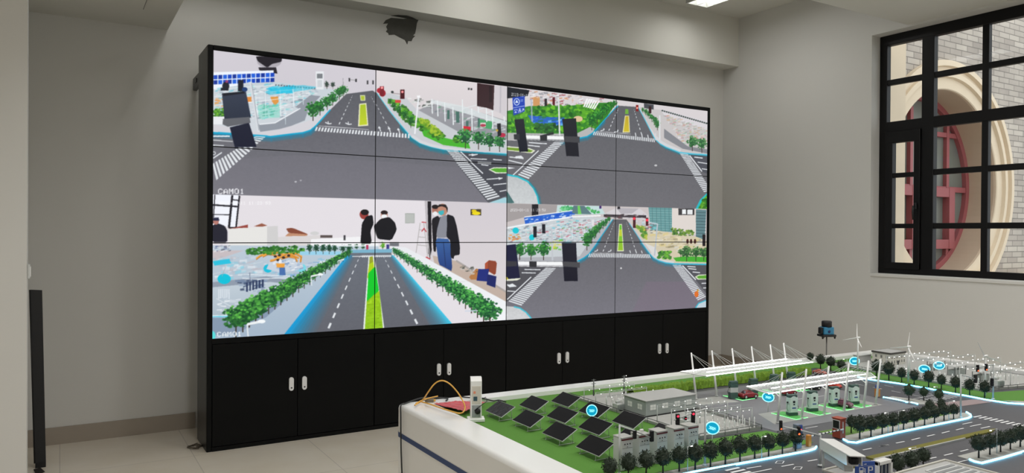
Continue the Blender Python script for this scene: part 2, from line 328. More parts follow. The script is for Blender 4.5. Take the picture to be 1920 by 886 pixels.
struct('ground_outside', MB().box(7.1, 16, -6, OY+1, -1.2, -1.0), mat('courtyard_paving', (150, 148, 142), .85))
# ------------------------------------------------------------------ the video wall
PW, PH = 1.2113, .6823; SCR_X, SCR_Y, SCR_Z = .921057, 5.63538, -.771594+CAM_Z
# ---------------------------------------------------------------- pictures shown on the video wall
AW, AH, SS = 1280, 540, 2          # picture samples over the whole wall, supersampling
CV = np.zeros((AH*SS, AW*SS, 3), np.float32)
arng = np.random.default_rng(7)

def wall_uv(px, py):
    """photo pixel -> canvas coordinate on the plane of the screens"""
    d = RAY(px, py); t = SCR_Y/d[1]
    return ((d[0]*t-SCR_X)/(4*PW)*AW*SS, (1-(d[2]*t+CAM_Z-SCR_Z)/(3*PH))*AH*SS)

class Pen:
    def __init__(s, ox, oy, k): s.o = (ox, oy, k); s.clip = None
    def c(s, p): return wall_uv(s.o[0]+p[0]/s.o[2], s.o[1]+p[1]/s.o[2])
    def mask(s, q):
        q = np.array(q); x0, y0 = np.floor(q.min(0)).astype(int); x1, y1 = np.ceil(q.max(0)).astype(int)+1
        cx0, cy0, cx1, cy1 = s.clip
        x0, y0, x1, y1 = max(x0, cx0), max(y0, cy0), min(x1, cx1), min(y1, cy1)
        if x1 <= x0 or y1 <= y0: return None
        X, Y = np.meshgrid(np.arange(x0, x1)+.5, np.arange(y0, y1)+.5)
        m = np.zeros(X.shape, bool); n = len(q)
        for i in range(n):
            ax, ay = q[i]; bx, by = q[(i+1) % n]
            if ay == by: continue
            m ^= ((ay > Y) != (by > Y)) & (X < (bx-ax)*(Y-ay)/(by-ay)+ax)
        return (x0, y0, x1, y1), m, Y
    def raw(s, q, col, a=1., col2=None, noise=0):
        r = s.mask(q)
        if r is None: return
        (x0, y0, x1, y1), m, Y = r
        c = np.array(col, np.float32)*np.ones(m.shape+(3,), np.float32)
        if col2 is not None:
            ys = np.array(q)[:, 1]; t = np.clip((Y-ys.min())/max(1e-6, ys.max()-ys.min()), 0, 1)[..., None]
            c = np.array(col)*(1-t)+np.array(col2)*t
        if noise:
            h, w = m.shape
            g = arng.normal(0, noise, (h//6+2, w//10+2)).repeat(6, 0).repeat(10, 1)[:h, :w]
            c = c+g[..., None]
        b = CV[y0:y1, x0:x1]
        b[m] = b[m]*(1-a)+c[m]*a
    def poly(s, pts, col, a=1., col2=None, noise=0): s.raw([s.c(p) for p in pts], col, a, col2, noise)
    def blob(s, pts, col, a=1., col2=None):
        for _ in range(1):
            n = len(pts); pts = [q for i in range(n) for q in ((pts[i][0]*.86+pts[(i+1) % n][0]*.14, pts[i][1]*.86+pts[(i+1) % n][1]*.14), (pts[i][0]*.14+pts[(i+1) % n][0]*.86, pts[i][1]*.14+pts[(i+1) % n][1]*.86))]
        s.poly(pts, col, a, col2)
    def rect(s, x0, y0, x1, y1, col, a=1.): s.poly([(x0, y0), (x1, y0), (x1, y1), (x0, y1)], col, a)
    def ell(s, x, y, rx, ry, col, a=1., n=18):
        s.poly([(x+rx*math.cos(2*math.pi*i/n), y+ry*math.sin(2*math.pi*i/n)) for i in range(n)], col, a)
    def line(s, pts, w, col, a=1., w2=None):
        n = len(pts)
        for i in range(n-1):
            (ax, ay), (bx, by) = pts[i], pts[i+1]
            wa = w if w2 is None else w+(w2-w)*i/(n-1); wb = w if w2 is None else w+(w2-w)*(i+1)/(n-1)
            L = math.hypot(bx-ax, by-ay) or 1; nx, ny = -(by-ay)/L/2, (bx-ax)/L/2
            s.poly([(ax+nx*wa, ay+ny*wa), (bx+nx*wb, by+ny*wb), (bx-nx*wb, by-ny*wb), (ax-nx*wa, ay-ny*wa)], col, a)
            if i: s.ell(ax, ay, wa/2, wa/2, col, a, 8)
    def dash(s, p, q, n, w0, w1, col, g=1.0):
        """dashes that grow along the way, as on a road coming nearer"""
        for i in range(n):
            a = (i/n)**1.4; b = ((i+.5)/n)**1.4
            s.line([(p[0]+(q[0]-p[0])*a, p[1]+(q[1]-p[1])*a), (p[0]+(q[0]-p[0])*b, p[1]+(q[1]-p[1])*b)], w0+(w1-w0)*a, col)
    def zebra(s, a0, a1, b0, b1, n, col, fill=.55, e=1.0):
        """stripes from line a0-a1 to line b0-b1"""
        L = lambda p, q, t: (p[0]+(q[0]-p[0])*t, p[1]+(q[1]-p[1])*t)
        for i in range(n):
            t, u = (i/n)**e, ((i+fill)/n)**e
            s.poly([L(a0, a1, t), L(b0, b1, t), L(b0, b1, u), L(a0, a1, u)], col)
    def tree(s, x, y, h, dark=(20, 75, 35), lite=(70, 165, 60), trunk=True, sq=.8):
        if trunk:
            s.line([(x, y), (x, y-h*.5)], max(1.2, h*.045), (60, 50, 40))
            if h > 60: s.line([(x, y-h*.3), (x-h*.14*sq, y-h*.5)], h*.03, (60, 50, 40)); s.line([(x, y-h*.3), (x+h*.14*sq, y-h*.48)], h*.03, (60, 50, 40))
        s.ell(x, y-h*.62, h*.25*sq, h*.27, dark, .9)
        for k in range(int(26+h*.5)):
            t = arng.uniform(0, 6.28); r = h*.42*arng.uniform(.03, 1)**.6
            f = arng.uniform(0, 1); cx, cy = x+r*math.cos(t)*sq, y-h*.62+r*math.sin(t)*.88
            f = f*(.5 if r*math.sin(t) > h*.08 else 1)
            c = [dark[j]*(1-f)+lite[j]*f for j in range(3)]
            q = h*arng.uniform(.03, .075); s.ell(cx, cy, q, q*.75, c, .9, 6)
    def bush(s, pts, n, r, dark=(25, 85, 30), lite=(130, 200, 50)):
        P = np.array(pts, float); lo, hi = P.min(0), P.max(0); k = 0; tries = 0
        while k < n and tries < n*30:
            tries += 1; x, y = arng.uniform(lo, hi); c = False
            for i in range(len(P)):
                ax, ay = P[i]; bx, by = P[(i+1) % len(P)]
                if (ay > y) != (by > y) and x < (bx-ax)*(y-ay)/(by-ay)+ax: c = not c
            if not c: continue
            k += 1; f = arng.uniform(0, 1); col = [dark[j]*(1-f)+lite[j]*f for j in range(3)]
            s.ell(x, y, r*arng.uniform(.6, 1.3), r*arng.uniform(.4, 1.), col, .9, 7)
    def litter(s, pts, n, wmin, wmax, pal, a=.75, hf=.5):
        P = np.array(pts, float); lo, hi = P.min(0), P.max(0); k = 0; tries = 0
        while k < n and tries < n*30:
            tries += 1; x, y = arng.uniform(lo, hi); c = False
            for i in range(len(P)):
                ax, ay = P[i]; bx, by = P[(i+1) % len(P)]
                if (ay > y) != (by > y) and x < (bx-ax)*(y-ay)/(by-ay)+ax: c = not c
            if not c: continue
            k += 1; w = arng.uniform(wmin, wmax); h = w*arng.uniform(.25, 1)*hf
            sl = arng.uniform(-.3, .1)
            s.poly([(x, y), (x+w, y+sl*w), (x+w, y+h+sl*w), (x, y+h)], pal[int(arng.integers(len(pal)))], a)
    def text(s, x, y, t, h, col, w=None, a=1., slope=0.):
        w = w or h*.62; cx = x
        for ch in t:
            g = GLYPH.get(ch)
            if g:
                for j, row in enumerate(g):
                    for i in range(5):
                        if row[i] == '#':
                            X = cx+i*w/5; Y = y+j*h/7+slope*(X-x)
                            s.poly([(X, Y), (X+w/4.6, Y), (X+w/4.6, Y+h/6.4), (X, Y+h/6.4)], col, a)
            cx += w*1.25
GLYPH = {k: v.split('/') for k, v in {
 'C': ' ### /#   #/#    /#    /#    /#   #/ ### ', 'A': '  #  / # # /#   #/#   #/#####/#   #/#   #',
 'M': '#   #/## ##/# # #/# # #/#   #/#   #/#   #', '0': ' ### /#   #/#   #/#   #/#   #/#   #/ ### ',
 '1': '  #  / ##  /  #  /  #  /  #  /  #  / ### ', '2': ' ### /#   #/    #/  ## / #   /#    /#####',
 '3': ' ### /#   #/    #/  ## /    #/#   #/ ### ', '5': '#####/#    /#### /    #/    #/#   #/ ### ',
 '-': '     /     /     /#####/     /     /     ', ':': '     /  #  /     /     /     /  #  /     ',
 'P': '#### /#   #/#   #/#### /#    /#    /#    '}.items()}

def feed(p, quad):
    q = np.array([wall_uv(*c) for c in quad]); p.clip = None
    return q
WHT, CYA, ASP = (222, 226, 230), (10, 165, 205), (92, 93, 99)
GRN, LIME = (60, 160, 40), (150, 190, 40)
MIX = [(225, 230, 235), (150, 165, 180), (60, 190, 215), (205, 225, 230), (110, 125, 140), (120, 215, 205), (240, 242, 245)]
HX, HY = AW*SS//2, AH*SS//2

# ---- upper left picture: a wide crossing seen from above, factory models on its left
a = Pen(360, 70, 2.686); b = Pen(680, 110, 2.953); a.clip = b.clip = (0, 0, HX, HY)
a.poly([(60, 0), (1700, 150), (1700, 900), (60, 850)], (207, 202, 210), 1, (196, 194, 200))
b.poly([(76, 0), (803, 100), (803, 340), (76, 250)], (222, 214, 216), 1, (212, 206, 208))
a.ell(390, 120, 62, 34, (110, 105, 115), .35); a.blob([(322, 92), (456, 98), (452, 122), (405, 132), (380, 152), (330, 118)], (32, 28, 36))
a.poly([(335, 150), (425, 150), (432, 182), (410, 180), (340, 165)], (40, 36, 44))
# models at left
a.poly([(100, 240), (420, 225), (640, 250), (770, 270), (640, 440), (380, 500), (100, 490)], (196, 205, 212), 1, (205, 210, 216))
a.poly([(104, 175), (412, 165), (414, 215), (104, 262)], (235, 240, 248))
for i in range(13):
    for j in range(2):
        x = 108+i*24; y = 190+j*26-i*1.0
        a.poly([(x, y), (x+20, y-1), (x+20, y+20), (x, y+21)], [(18, 70, 190), (30, 95, 215), (12, 50, 150)][(i*2+j*5) % 3])
a.litter([(110, 255), (420, 232), (640, 255), (620, 300), (460, 400), (330, 420), (110, 390)], 520, 5, 24, MIX, .5)
a.litter([(360, 250), (500, 240), (500, 275), (380, 285)], 50, 10, 40, [(20, 175, 215), (60, 205, 235)], .7)
for i in range(16): a.rect(420+i*14, 236+i*1.2, 428+i*14, 244+i*1.2, (90, 95, 105), .8)
a.litter([(110, 300), (150, 300), (150, 345), (110, 345)], 14, 8, 22, [(235, 150, 60), (215, 120, 40)])
a.poly([(395, 300), (435, 298), (438, 325), (420, 345), (405, 325)], (220, 150, 70)); a.rect(275, 300, 300, 325, (225, 140, 60))
a.bush([(105, 360), (165, 360), (165, 402), (105, 402)], 60, 8)
a.rect(105, 400, 170, 440, (230, 232, 236))
a.litter([(330, 340), (445, 340), (445, 410), (330, 400)], 40, 8, 25, [(60, 190, 150), (120, 220, 190), (225, 235, 235), (70, 130, 120)])
a.poly([(330, 440), (420, 432), (545, 360), (522, 352), (600, 290), (650, 296), (590, 360), (570, 420), (470, 460), (345, 478)], (142, 148, 158))
a.line([(340, 440), (420, 432), (548, 358)], 5, (235, 238, 242))
for p, q in (((112, 262), (420, 240)), ((112, 300), (520, 262)), ((280, 330), (600, 290)), ((300, 380), (520, 330)), ((370, 270), (372, 400)), ((320, 262), (330, 420)), ((445, 262), (450, 400)), ((512, 250), (516, 350)), ((110, 345), (320, 325))): a.line([p, q], 3, (236, 242, 245), .8)
a.poly([(365, 275), (420, 252), (560, 240), (640, 250), (600, 262), (440, 285), (390, 290)], (40, 190, 220), .55); a.poly([(330, 345), (440, 335), (445, 405), (340, 412)], (110, 215, 190), .45)
for x, y in ((370, 270), (445, 310), (510, 260), (560, 250), (470, 350)): a.line([(x, y), (x+3, y+90)], 3, (215, 230, 235), .8)
a.poly([(105, 440), (330, 480), (420, 470), (565, 430), (640, 400), (780, 275), (790, 285), (640, 440), (600, 470), (500, 490), (400, 503), (300, 495), (105, 485)], (208, 206, 212))
a.rect(626, 170, 666, 262, (225, 228, 232)); a.rect(632, 182, 660, 206, (120, 125, 130)); a.rect(634, 214, 658, 250, (200, 205, 210))
a.tree(682, 260, 42, (40, 55, 50), (60, 90, 70)); a.tree(712, 262, 40, (40, 55, 50), (60, 90, 70))
a.line([(764, 205), (766, 260)], 2, (120, 120, 125)); a.rect(792, 204, 800, 222, (40, 40, 44)); a.rect(826, 208, 834, 224, (40, 40, 44)); a.line([(800, 212), (826, 215)], 2, (130, 130, 130))
for x in (884, 912): a.rect(x, 216, x+8, 236, (60, 60, 64))
# asphalt
RL = [(780, 285), (700, 365), (627, 447), (600, 470), (560, 483), (500, 490), (400, 503), (300, 495), (105, 483)]
rl = [(a.o[0]+x/a.o[2], a.o[1]+y/a.o[2]) for x, y in RL]
rr = [(b.o[0]+x/b.o[2], b.o[1]+y/b.o[2]) for x, y in [(60, 176), (80, 190), (150, 290), (210, 365), (270, 437), (320, 470), (380, 490), (450, 505), (600, 520), (803, 531)]]
n = Pen(0, 0, 1); n.clip = a.clip
n.poly(rl[::-1]+rr+[(953, 392), (390, 380)], (84, 86, 93), 1, (121, 120, 128), 1.2)
n.poly([(398, 300), (560, 290), (951, 320), (951, 385), (398, 368)], (118, 116, 126), .35)
n.line(rl[1:], 2.4, CYA, 1, 4.2); [n.line([(x+.3, y+1.5+k*1.5) for x, y in rl[2:]], 3., (20, 130, 170), .42-.06*k) for k in range(6)]
n.line(rr[1:], 1.4, (90, 200, 220), 1, 3.4); [n.line([(x-.6, y+1.5+k*1.3) for x, y in rr[3:]], 2.8, (10, 130, 155), .5-.07*k) for k in range(6)]
n.line([(x+1.5, y-2.6) for x, y in rr[4:9]], 5.5, (208, 210, 214), 1)
# markings
a.dash((812, 292), (738, 452), 9, 2, 5, WHT); b.dash((52, 210), (156, 405), 9, 2, 4.5, WHT)
a.poly([(846, 335), (882, 331), (892, 446), (840, 450)], (225, 225, 190)); a.poly([(851, 340), (878, 337), (886, 440), (847, 444)], (165, 190, 25), 1, (190, 205, 40))
a.poly([(850, 291), (876, 291), (877, 319), (853, 319)], (215, 220, 180)); a.poly([(854, 295), (872, 295), (873, 316), (856, 316)], (170, 190, 40))
n.zebra((594, 238.5), (771, 252), (591, 246), (771, 260), 31, WHT, .55)
a.line([(640, 447), (895, 466)], 3, (200, 202, 206))
for x, y in ((690, 435), (792, 438)): a.line([(x-16, y-6), (x, y+2), (x+16, y)], 5, WHT); a.line([(x, y+2), (x-2, y-12)], 4, WHT)
for x, y in ((92, 378), (146, 382), (198, 388)): b.line([(x, y), (x+8, y+26)], 5, WHT); b.poly([(x-7, y+10), (x-2, y-4), (x+10, y+8)], WHT)
a.zebra((345, 500), (105, 640), (362, 505), (105, 718), 1, (92, 93, 99), 0)
a.zebra((318, 500), (96, 640), (372, 503), (115, 725), 17, WHT, .58, 1.15)
a.line([(105, 500), (190, 500)], 7, (225, 230, 235)); a.line([(105, 520), (205, 527)], 5, (205, 208, 212)); a.line([(105, 545), (160, 548)], 5, WHT); a.line([(105, 608), (150, 578)], 6, WHT); a.ell(110, 582, 9, 10, WHT); a.ell(110, 582, 5, 6, ASP)
b.poly([(470, 515), (535, 512), (790, 790), (700, 800)], (84, 86, 92)); b.poly([(535, 512), (803, 531), (803, 760), (770, 770)], (70, 72, 80))
b.line([(470, 510), (803, 536)], 9, (15, 140, 165), .8)
b.zebra((466, 508), (700, 788), (530, 511), (768, 768), 25, WHT, .56, 1.15)
b.line([(545, 517), (670, 635)], 6, WHT)
for p, q in (((590, 535), (640, 532)), ((600, 556), (692, 560)), ((640, 575), (716, 580)), ((725, 560), (775, 564)), ((690, 667), (778, 660)), ((728, 698), (800, 690)), ((762, 735), (800, 727)), ((660, 585), (700, 590))): b.line([p, q], 5, WHT)
b.poly([(755, 655), (782, 661), (758, 670)], WHT); b.poly([(605, 528), (640, 534), (608, 542)], WHT)
b.poly([(700, 612), (730, 600), (803, 600), (803, 633), (740, 634)], (225, 228, 215)); b.poly([(710, 612), (735, 605), (803, 605), (803, 628), (745, 628)], (85, 165, 45))
b.poly([(695, 800), (790, 768), (803, 770), (803, 800)], (160, 205, 215))
# right bank: planting, charging canopy, cars
b.poly([(90, 195), (150, 190), (240, 215), (300, 280), (560, 400), (803, 430), (803, 518), (600, 508), (450, 490), (330, 450), (270, 415), (160, 285)], (196, 200, 204))
b.poly([(310, 285), (380, 250), (560, 265), (803, 345), (803, 450), (560, 420)], (158, 158, 164), 1, (140, 142, 148))
b.litter([(240, 215), (380, 220), (390, 275), (250, 255)], 45, 8, 26, [(205, 208, 206), (120, 130, 125), (60, 70, 65), (225, 230, 228)])
b.litter([(380, 230), (800, 340), (800, 430), (620, 400), (400, 300)], 90, 8, 30, [(210, 215, 218), (120, 128, 135), (190, 196, 200), (95, 160, 120), (225, 230, 232)], .7)
b.poly([(380, 225), (560, 262), (803, 350), (803, 372), (560, 300), (385, 245)], (215, 222, 224), .85)
b.poly([(300, 330), (330, 340), (460, 440), (590, 470), (600, 500), (450, 480), (340, 430)], (70, 175, 45))
for x, y, w, h in ((520, 293, 18, 62), (470, 285, 14, 50), (575, 345, 14, 50), (640, 330, 12, 50)): b.rect(x, y, x+w, y+h, (70, 110, 100))
b.poly([(650, 335), (725, 350), (715, 392), (655, 380)], (70, 160, 100)); b.rect(655, 355, 685, 380, (215, 200, 200)); b.ell(670, 370, 16, 8, (170, 60, 80))
b.poly([(560, 373), (602, 378), (600, 402), (562, 398)], (205, 35, 55)); b.ell(778, 424, 18, 12, (180, 40, 70))
for x, y0, y1 in ((385, 222, 305), (416, 230, 320), (456, 240, 348), (502, 268, 368), (555, 225, 405), (607, 275, 402), (642, 250, 300), (688, 265, 350), (722, 290, 392), (786, 300, 350)): b.line([(x, y0), (x+3, y1)], 6, (226, 232, 234))
for p, q in (((640, 285), (692, 265)), ((690, 300), (735, 285)), ((560, 275), (640, 255))): b.line([p, q], 4, (220, 226, 228))
b.bush([(130, 225), (190, 230), (300, 320), (460, 425), (430, 450), (330, 400), (240, 350)], 230, 11, (20, 70, 30), (110, 190, 45))
b.bush([(300, 330), (360, 340), (450, 420), (400, 425)], 80, 10, (90, 140, 30), (190, 210, 60))
for x, y, h in ((152, 260, 44), (175, 285, 46), (200, 310, 52), (232, 345, 60), (268, 385, 72)): b.tree(x, y, h)
b.ell(525, 448, 24, 22, (60, 140, 50)); b.bush([(505, 430), (550, 430), (550, 465), (505, 465)], 30, 9)
for x, y, h in ((572, 500, 112), (645, 505, 104), (707, 513, 100), (762, 518, 92)): b.tree(x, y, h, (15, 70, 40), (80, 170, 80), True, .95)
b.poly([(748, 360), (768, 358), (772, 425), (752, 432)], (28, 30, 34)); b.ell(748, 398, 7, 7, (190, 160, 60))
b.line([(312, 205), (290, 418)], 9, (228, 230, 234)); b.rect(302, 203, 320, 214, (240, 240, 242))
b.ell(92, 175, 14, 14, (170, 25, 45)); b.ell(110, 190, 18, 20, (150, 20, 40)); b.rect(96, 152, 118, 206, (120, 15, 30)); b.ell(107, 160, 7, 7, (255, 160, 160))
b.rect(209, 170, 233, 222, (70, 14, 22)); b.ell(221, 183, 7, 7, (245, 150, 150)); b.line([(160, 190), (210, 195)], 3, (120, 110, 112)); b.ell(165, 184, 8, 7, (50, 60, 60))
b.rect(180, 228, 212, 244, (205, 70, 60))
b.poly([(637, 133), (733, 146), (728, 285), (690, 272), (636, 262)], (52, 30, 34)); b.rect(704, 150, 720, 240, (35, 20, 24)); b.poly([(733, 146), (803, 155), (803, 330), (760, 300), (730, 288)], (205, 200, 204)); b.line([(768, 150), (766, 300)], 8, (186, 182, 188))
b.rect(586, 160, 596, 172, (60, 60, 62)); b.rect(600, 162, 610, 173, (60, 60, 62))
for x, y, h in ((612, 412, 84), (648, 385, 66), (684, 358, 62), (712, 335, 56), (745, 305, 54), (766, 290, 48)): a.tree(x, y+10, h+14, (15, 75, 35), (70, 170, 60), True, .95)
# signal head close to the lens, lamp pole
a.line([(262, 237), (298, 226)], 8, (205, 210, 216)); a.line([(296, 224), (336, 478)], 12, (212, 216, 222)); a.line([(301, 230), (338, 470)], 3, (150, 156, 164))
a.ell(170, 245, 18, 22, (24, 28, 40)); a.rect(145, 254, 184, 268, (24, 28, 40)); a.rect(232, 214, 260, 272, (24, 28, 40)); a.ell(266, 262, 14, 12, (30, 60, 110)); a.ell(175, 222, 8, 7, (150, 60, 110))
a.poly([(150, 282), (272, 272), (298, 405), (164, 425)], (52, 60, 78), 1, (38, 46, 62)); a.poly([(152, 282), (262, 272), (266, 282), (158, 296)], (22, 26, 36))
a.poly([(155, 412), (290, 402), (296, 432), (180, 452), (154, 440)], (96, 98, 104)); a.poly([(190, 455), (288, 432), (326, 554), (216, 557)], (24, 28, 48), 1, (18, 22, 44))
a.ell(524, 727, 6, 4, (190, 190, 196)); a.ell(550, 720, 5, 4, (170, 170, 176))
a.text(131, 762, 'CAM01', 27, (240, 240, 244), 22)

# ---- upper right picture: the same kind of crossing, park at its left
c = Pen(930, 140, 3.164); c.clip = (HX, 0, 2*HX, HY)
c.poly([(60, 40), (1270, 190), (1270, 810), (60, 800)], (212, 206, 208))
c.litter([(190, 90), (640, 140), (640, 200), (190, 200)], 200, 6, 28, [(225, 222, 226), (180, 178, 184), (120, 122, 130), (240, 240, 242), (205, 120, 60), (150, 50, 60)], .6)
c.poly([(66, 70), (200, 90), (190, 125), (66, 140)], (20, 24, 32)); c.rect(222, 130, 262, 190, (205, 150, 95)); c.rect(290, 140, 305, 205, (40, 35, 40)); c.rect(338, 132, 352, 180, (90, 20, 30))
c.poly([(66, 215), (200, 185), (420, 185), (620, 165), (720, 165), (600, 340), (500, 370), (66, 350)], (50, 130, 40))
c.bush([(70, 225), (250, 180), (430, 185), (700, 160), (560, 340), (70, 340)], 420, 13, (25, 90, 30), (120, 200, 45))
c.poly([(190, 240), (300, 250), (410, 255), (400, 300), (260, 320), (215, 280)], (35, 95, 205), .9); c.litter([(200, 245), (400, 262), (380, 310), (230, 300)], 40, 10, 34, [(30, 80, 190), (70, 140, 230), (120, 190, 240), (40, 120, 60)])
c.ell(490, 262, 28, 18, (220, 190, 150)); c.bush([(230, 290), (380, 290), (380, 345), (230, 345)], 90, 11, (20, 60, 30), (60, 130, 50))
for i in range(6): c.poly([(540+i*14, 140+i*3), (550+i*14, 140+i*3), (530+i*12, 190+i*3), (520+i*12, 190+i*3)], (240, 240, 242))
c.poly([(66, 345), (300, 350), (480, 350), (560, 310), (590, 320), (575, 350), (500, 382), (380, 392), (66, 388)], (178, 178, 178))
c.poly([(850, 190), (1000, 210), (1262, 290), (1262, 475), (1090, 462), (980, 400), (900, 290)], (196, 192, 192)); c.poly([(980, 205), (1262, 275), (1262, 330), (1000, 240)], (212, 208, 212))
for i in range(22): c.ell(990+i*12.5, 212+i*3.6, 6, 5, (70, 80, 78))
c.litter([(985, 225), (1255, 320), (1255, 430), (1100, 400)], 300, 5, 22, [(215, 215, 215), (170, 165, 165), (205, 150, 100), (190, 120, 130), (120, 150, 130), (140, 200, 160), (230, 230, 232)], .45)
c.poly([(1000, 320), (1040, 350), (1140, 425), (1262, 445), (1262, 470), (1110, 440), (1000, 375)], (130, 132, 138))
for x, y, h in ((1168, 455, 95), (1225, 465, 90)): c.tree(x, y, h, (30, 85, 45), (110, 170, 100))
cl = [(726, 182), (650, 265), (580, 345), (545, 368), (490, 380), (380, 398), (200, 395), (66, 390)]
cr = [(845, 190), (880, 255), (945, 382), (975, 410), (1010, 430), (1090, 462), (1160, 470), (1262, 478)]
c.poly(cl[::-1]+cr+[(1262, 810), (60, 800)], (92, 93, 98), 1, (108, 107, 112), 1.2)
c.line(cl[:5], 5, CYA, 1, 9); [c.line([(x+2, y+4+k*4) for x, y in cl[1:6]], 8, (20, 130, 165), .35-.05*k) for k in range(5)]; c.line(cr, 4, (80, 190, 215), 1, 9); c.line([(x, y+8) for x, y in cr[3:]], 10, (20, 130, 155), .5); c.line([(x+8, y-10) for x, y in cr[2:6]], 14, (206, 208, 212))
for x, y, h in ((572, 330, 100), (605, 295, 88), (635, 262, 74), (662, 235, 62), (690, 210, 54), (705, 195, 46)): c.tree(x, y, h, (20, 85, 35), (80, 175, 60))
for x, y, h in ((960, 330, 62), (945, 300, 56), (925, 280, 50), (905, 258, 44), (890, 240, 40), (872, 226, 34)): c.tree(x, y, h, (25, 85, 40), (80, 165, 70))
c.poly([(766, 242), (791, 242), (796, 343), (752, 343)], (225, 220, 170)); c.poly([(770, 246), (787, 246), (791, 338), (758, 338)], (190, 165, 40), 1, (205, 185, 40)); c.poly([(769, 202), (786, 204), (788, 232), (767, 232)], (110, 170, 60))
c.dash((728, 200), (668, 345), 8, 2.5, 5, WHT); c.dash((820, 205), (870, 368), 8, 2.5, 5, WHT)
c.zebra((586, 338), (945, 380), (578, 358), (950, 402), 33, WHT, .55); c.line([(600, 336), (800, 352)], 3, (200, 200, 204))
for x, y in ((636, 328), (716, 336)): c.line([(x-12, y+6), (x+8, y), (x+8, y-10)], 5, WHT)
for x, y in ((828, 344), (866, 350), (902, 356)): c.line([(x, y), (x+4, y+22)], 5, WHT)
c.zebra((352, 396), (126, 596), (410, 398), (190, 622), 20, WHT, .58, 1.1)
for p, q in (((196, 404), (304, 411)), ((190, 420), (262, 428)), ((75, 510), (158, 530)), ((255, 452), (96, 600)), ((80, 490), (165, 500))): c.line([p, q], 6, WHT)
c.poly([(115, 486), (150, 482), (165, 495), (120, 500)], WHT); c.poly([(70, 545), (115, 552), (75, 558)], WHT)
c.poly([(66, 425), (200, 437), (235, 452), (215, 468), (66, 452)], (222, 225, 205)); c.poly([(66, 432), (195, 443), (222, 453), (205, 462), (66, 447)], (110, 150, 40))
c.zebra((1092, 466), (1240, 700), (1142, 472), (1285, 690), 24, WHT, .56, 1.1); c.line([(1152, 480), (1226, 576)], 6, WHT)
c.poly([(1150, 478), (1262, 486), (1262, 590), (1230, 580)], (80, 82, 90)); c.line([(1152, 480), (1226, 576)], 6, WHT); c.line([(1180, 490), (1230, 496)], 6, WHT); c.line([(1200, 520), (1262, 530)], 5, WHT); c.line([(1225, 560), (1262, 565)], 5, WHT)
isl = [(66, 592), (130, 604), (190, 632), (225, 672), (248, 720), (258, 775), (66, 775)]
c.poly(isl, (186, 190, 192), 1, (200, 204, 206), 3); c.line(isl[:6], 10, (40, 185, 200)); c.line([(x+10, y+6) for x, y in isl[2:6]], 14, (40, 120, 140), .5); c.poly([(66, 690), (110, 760), (66, 768)], (70, 110, 110))
c.poly([(1185, 800), (1215, 740), (1262, 695), (1262, 810)], (40, 180, 190)); c.poly([(1200, 800), (1228, 745), (1262, 705), (1262, 810)], (60, 160, 40)); c.bush([(1210, 790), (1235, 740), (1258, 715), (1258, 800)], 50, 10)
c.poly([(98, 134), (172, 124), (172, 218), (104, 242)], (24, 62, 175)); c.ell(124, 160, 18, 22, (220, 230, 245)); c.ell(124, 160, 14, 18, (24, 62, 175)); c.poly([(124, 146), (134, 166), (114, 166)], (220, 230, 245)); c.line([(104, 196), (170, 184)], 3, (200, 210, 240))
c.line([(146, 150), (162, 147)], 3, (160, 180, 230)); c.line([(146, 158), (162, 155)], 3, (160, 180, 230))
for p, q in (((116, 204), (110, 214)), ((122, 203), (128, 212)), ((120, 214), (112, 226)), ((112, 226), (126, 222)), ((136, 204), (148, 201)), ((142, 199), (142, 212)), ((134, 212), (149, 209)), ((136, 216), (148, 214)), ((148, 214), (147, 224)), ((136, 216), (137, 227)), ((154, 218), (165, 202)), ((156, 203), (166, 201)), ((166, 201), (166, 212))): c.line([p, q], 3.2, (225, 232, 246))
c.line([(374, 140), (380, 362)], 9, (214, 218, 220)); c.line([(210, 140), (216, 280)], 10, (170, 180, 200), .7); c.line([(974, 240), (974, 385)], 8, (214, 218, 220)); c.line([(950, 345), (950, 390)], 6, (205, 208, 212))
c.rect(832, 178, 847, 216, (130, 25, 25)); c.ell(839, 196, 6, 6, (255, 170, 150)); c.poly([(880, 168), (938, 176), (938, 206), (880, 196)], (70, 72, 78)); c.rect(908, 186, 924, 228, (50, 22, 26))
c.line([(125, 373), (490, 382)], 30, (240, 241, 242)); c.line([(125, 390), (490, 399)], 5, (80, 82, 86)); c.line([(125, 357), (490, 366)], 3, (120, 122, 126)); c.line([(125, 383), (490, 392)], 8, (150, 152, 156))
c.poly([(262, 362), (345, 340), (345, 355), (305, 362), (305, 392), (265, 392)], (44, 46, 50))
c.poly([(110, 266), (166, 262), (192, 458), (140, 460)], (26, 30, 38), 1, (18, 22, 36)); c.poly([(106, 355), (140, 352), (142, 388), (108, 386)], (50, 52, 56))
c.poly([(395, 262), (478, 258), (496, 487), (420, 484)], (32, 34, 40), 1, (20, 20, 30)); c.poly([(404, 365), (500, 368), (500, 405), (408, 400)], (64, 64, 68))
c.ell(950, 540, 9, 6, (190, 190, 192)); c.text(92, 106, '2023-01-11 11:23:53', 18, (238, 238, 240), 8.6, .85, .08)

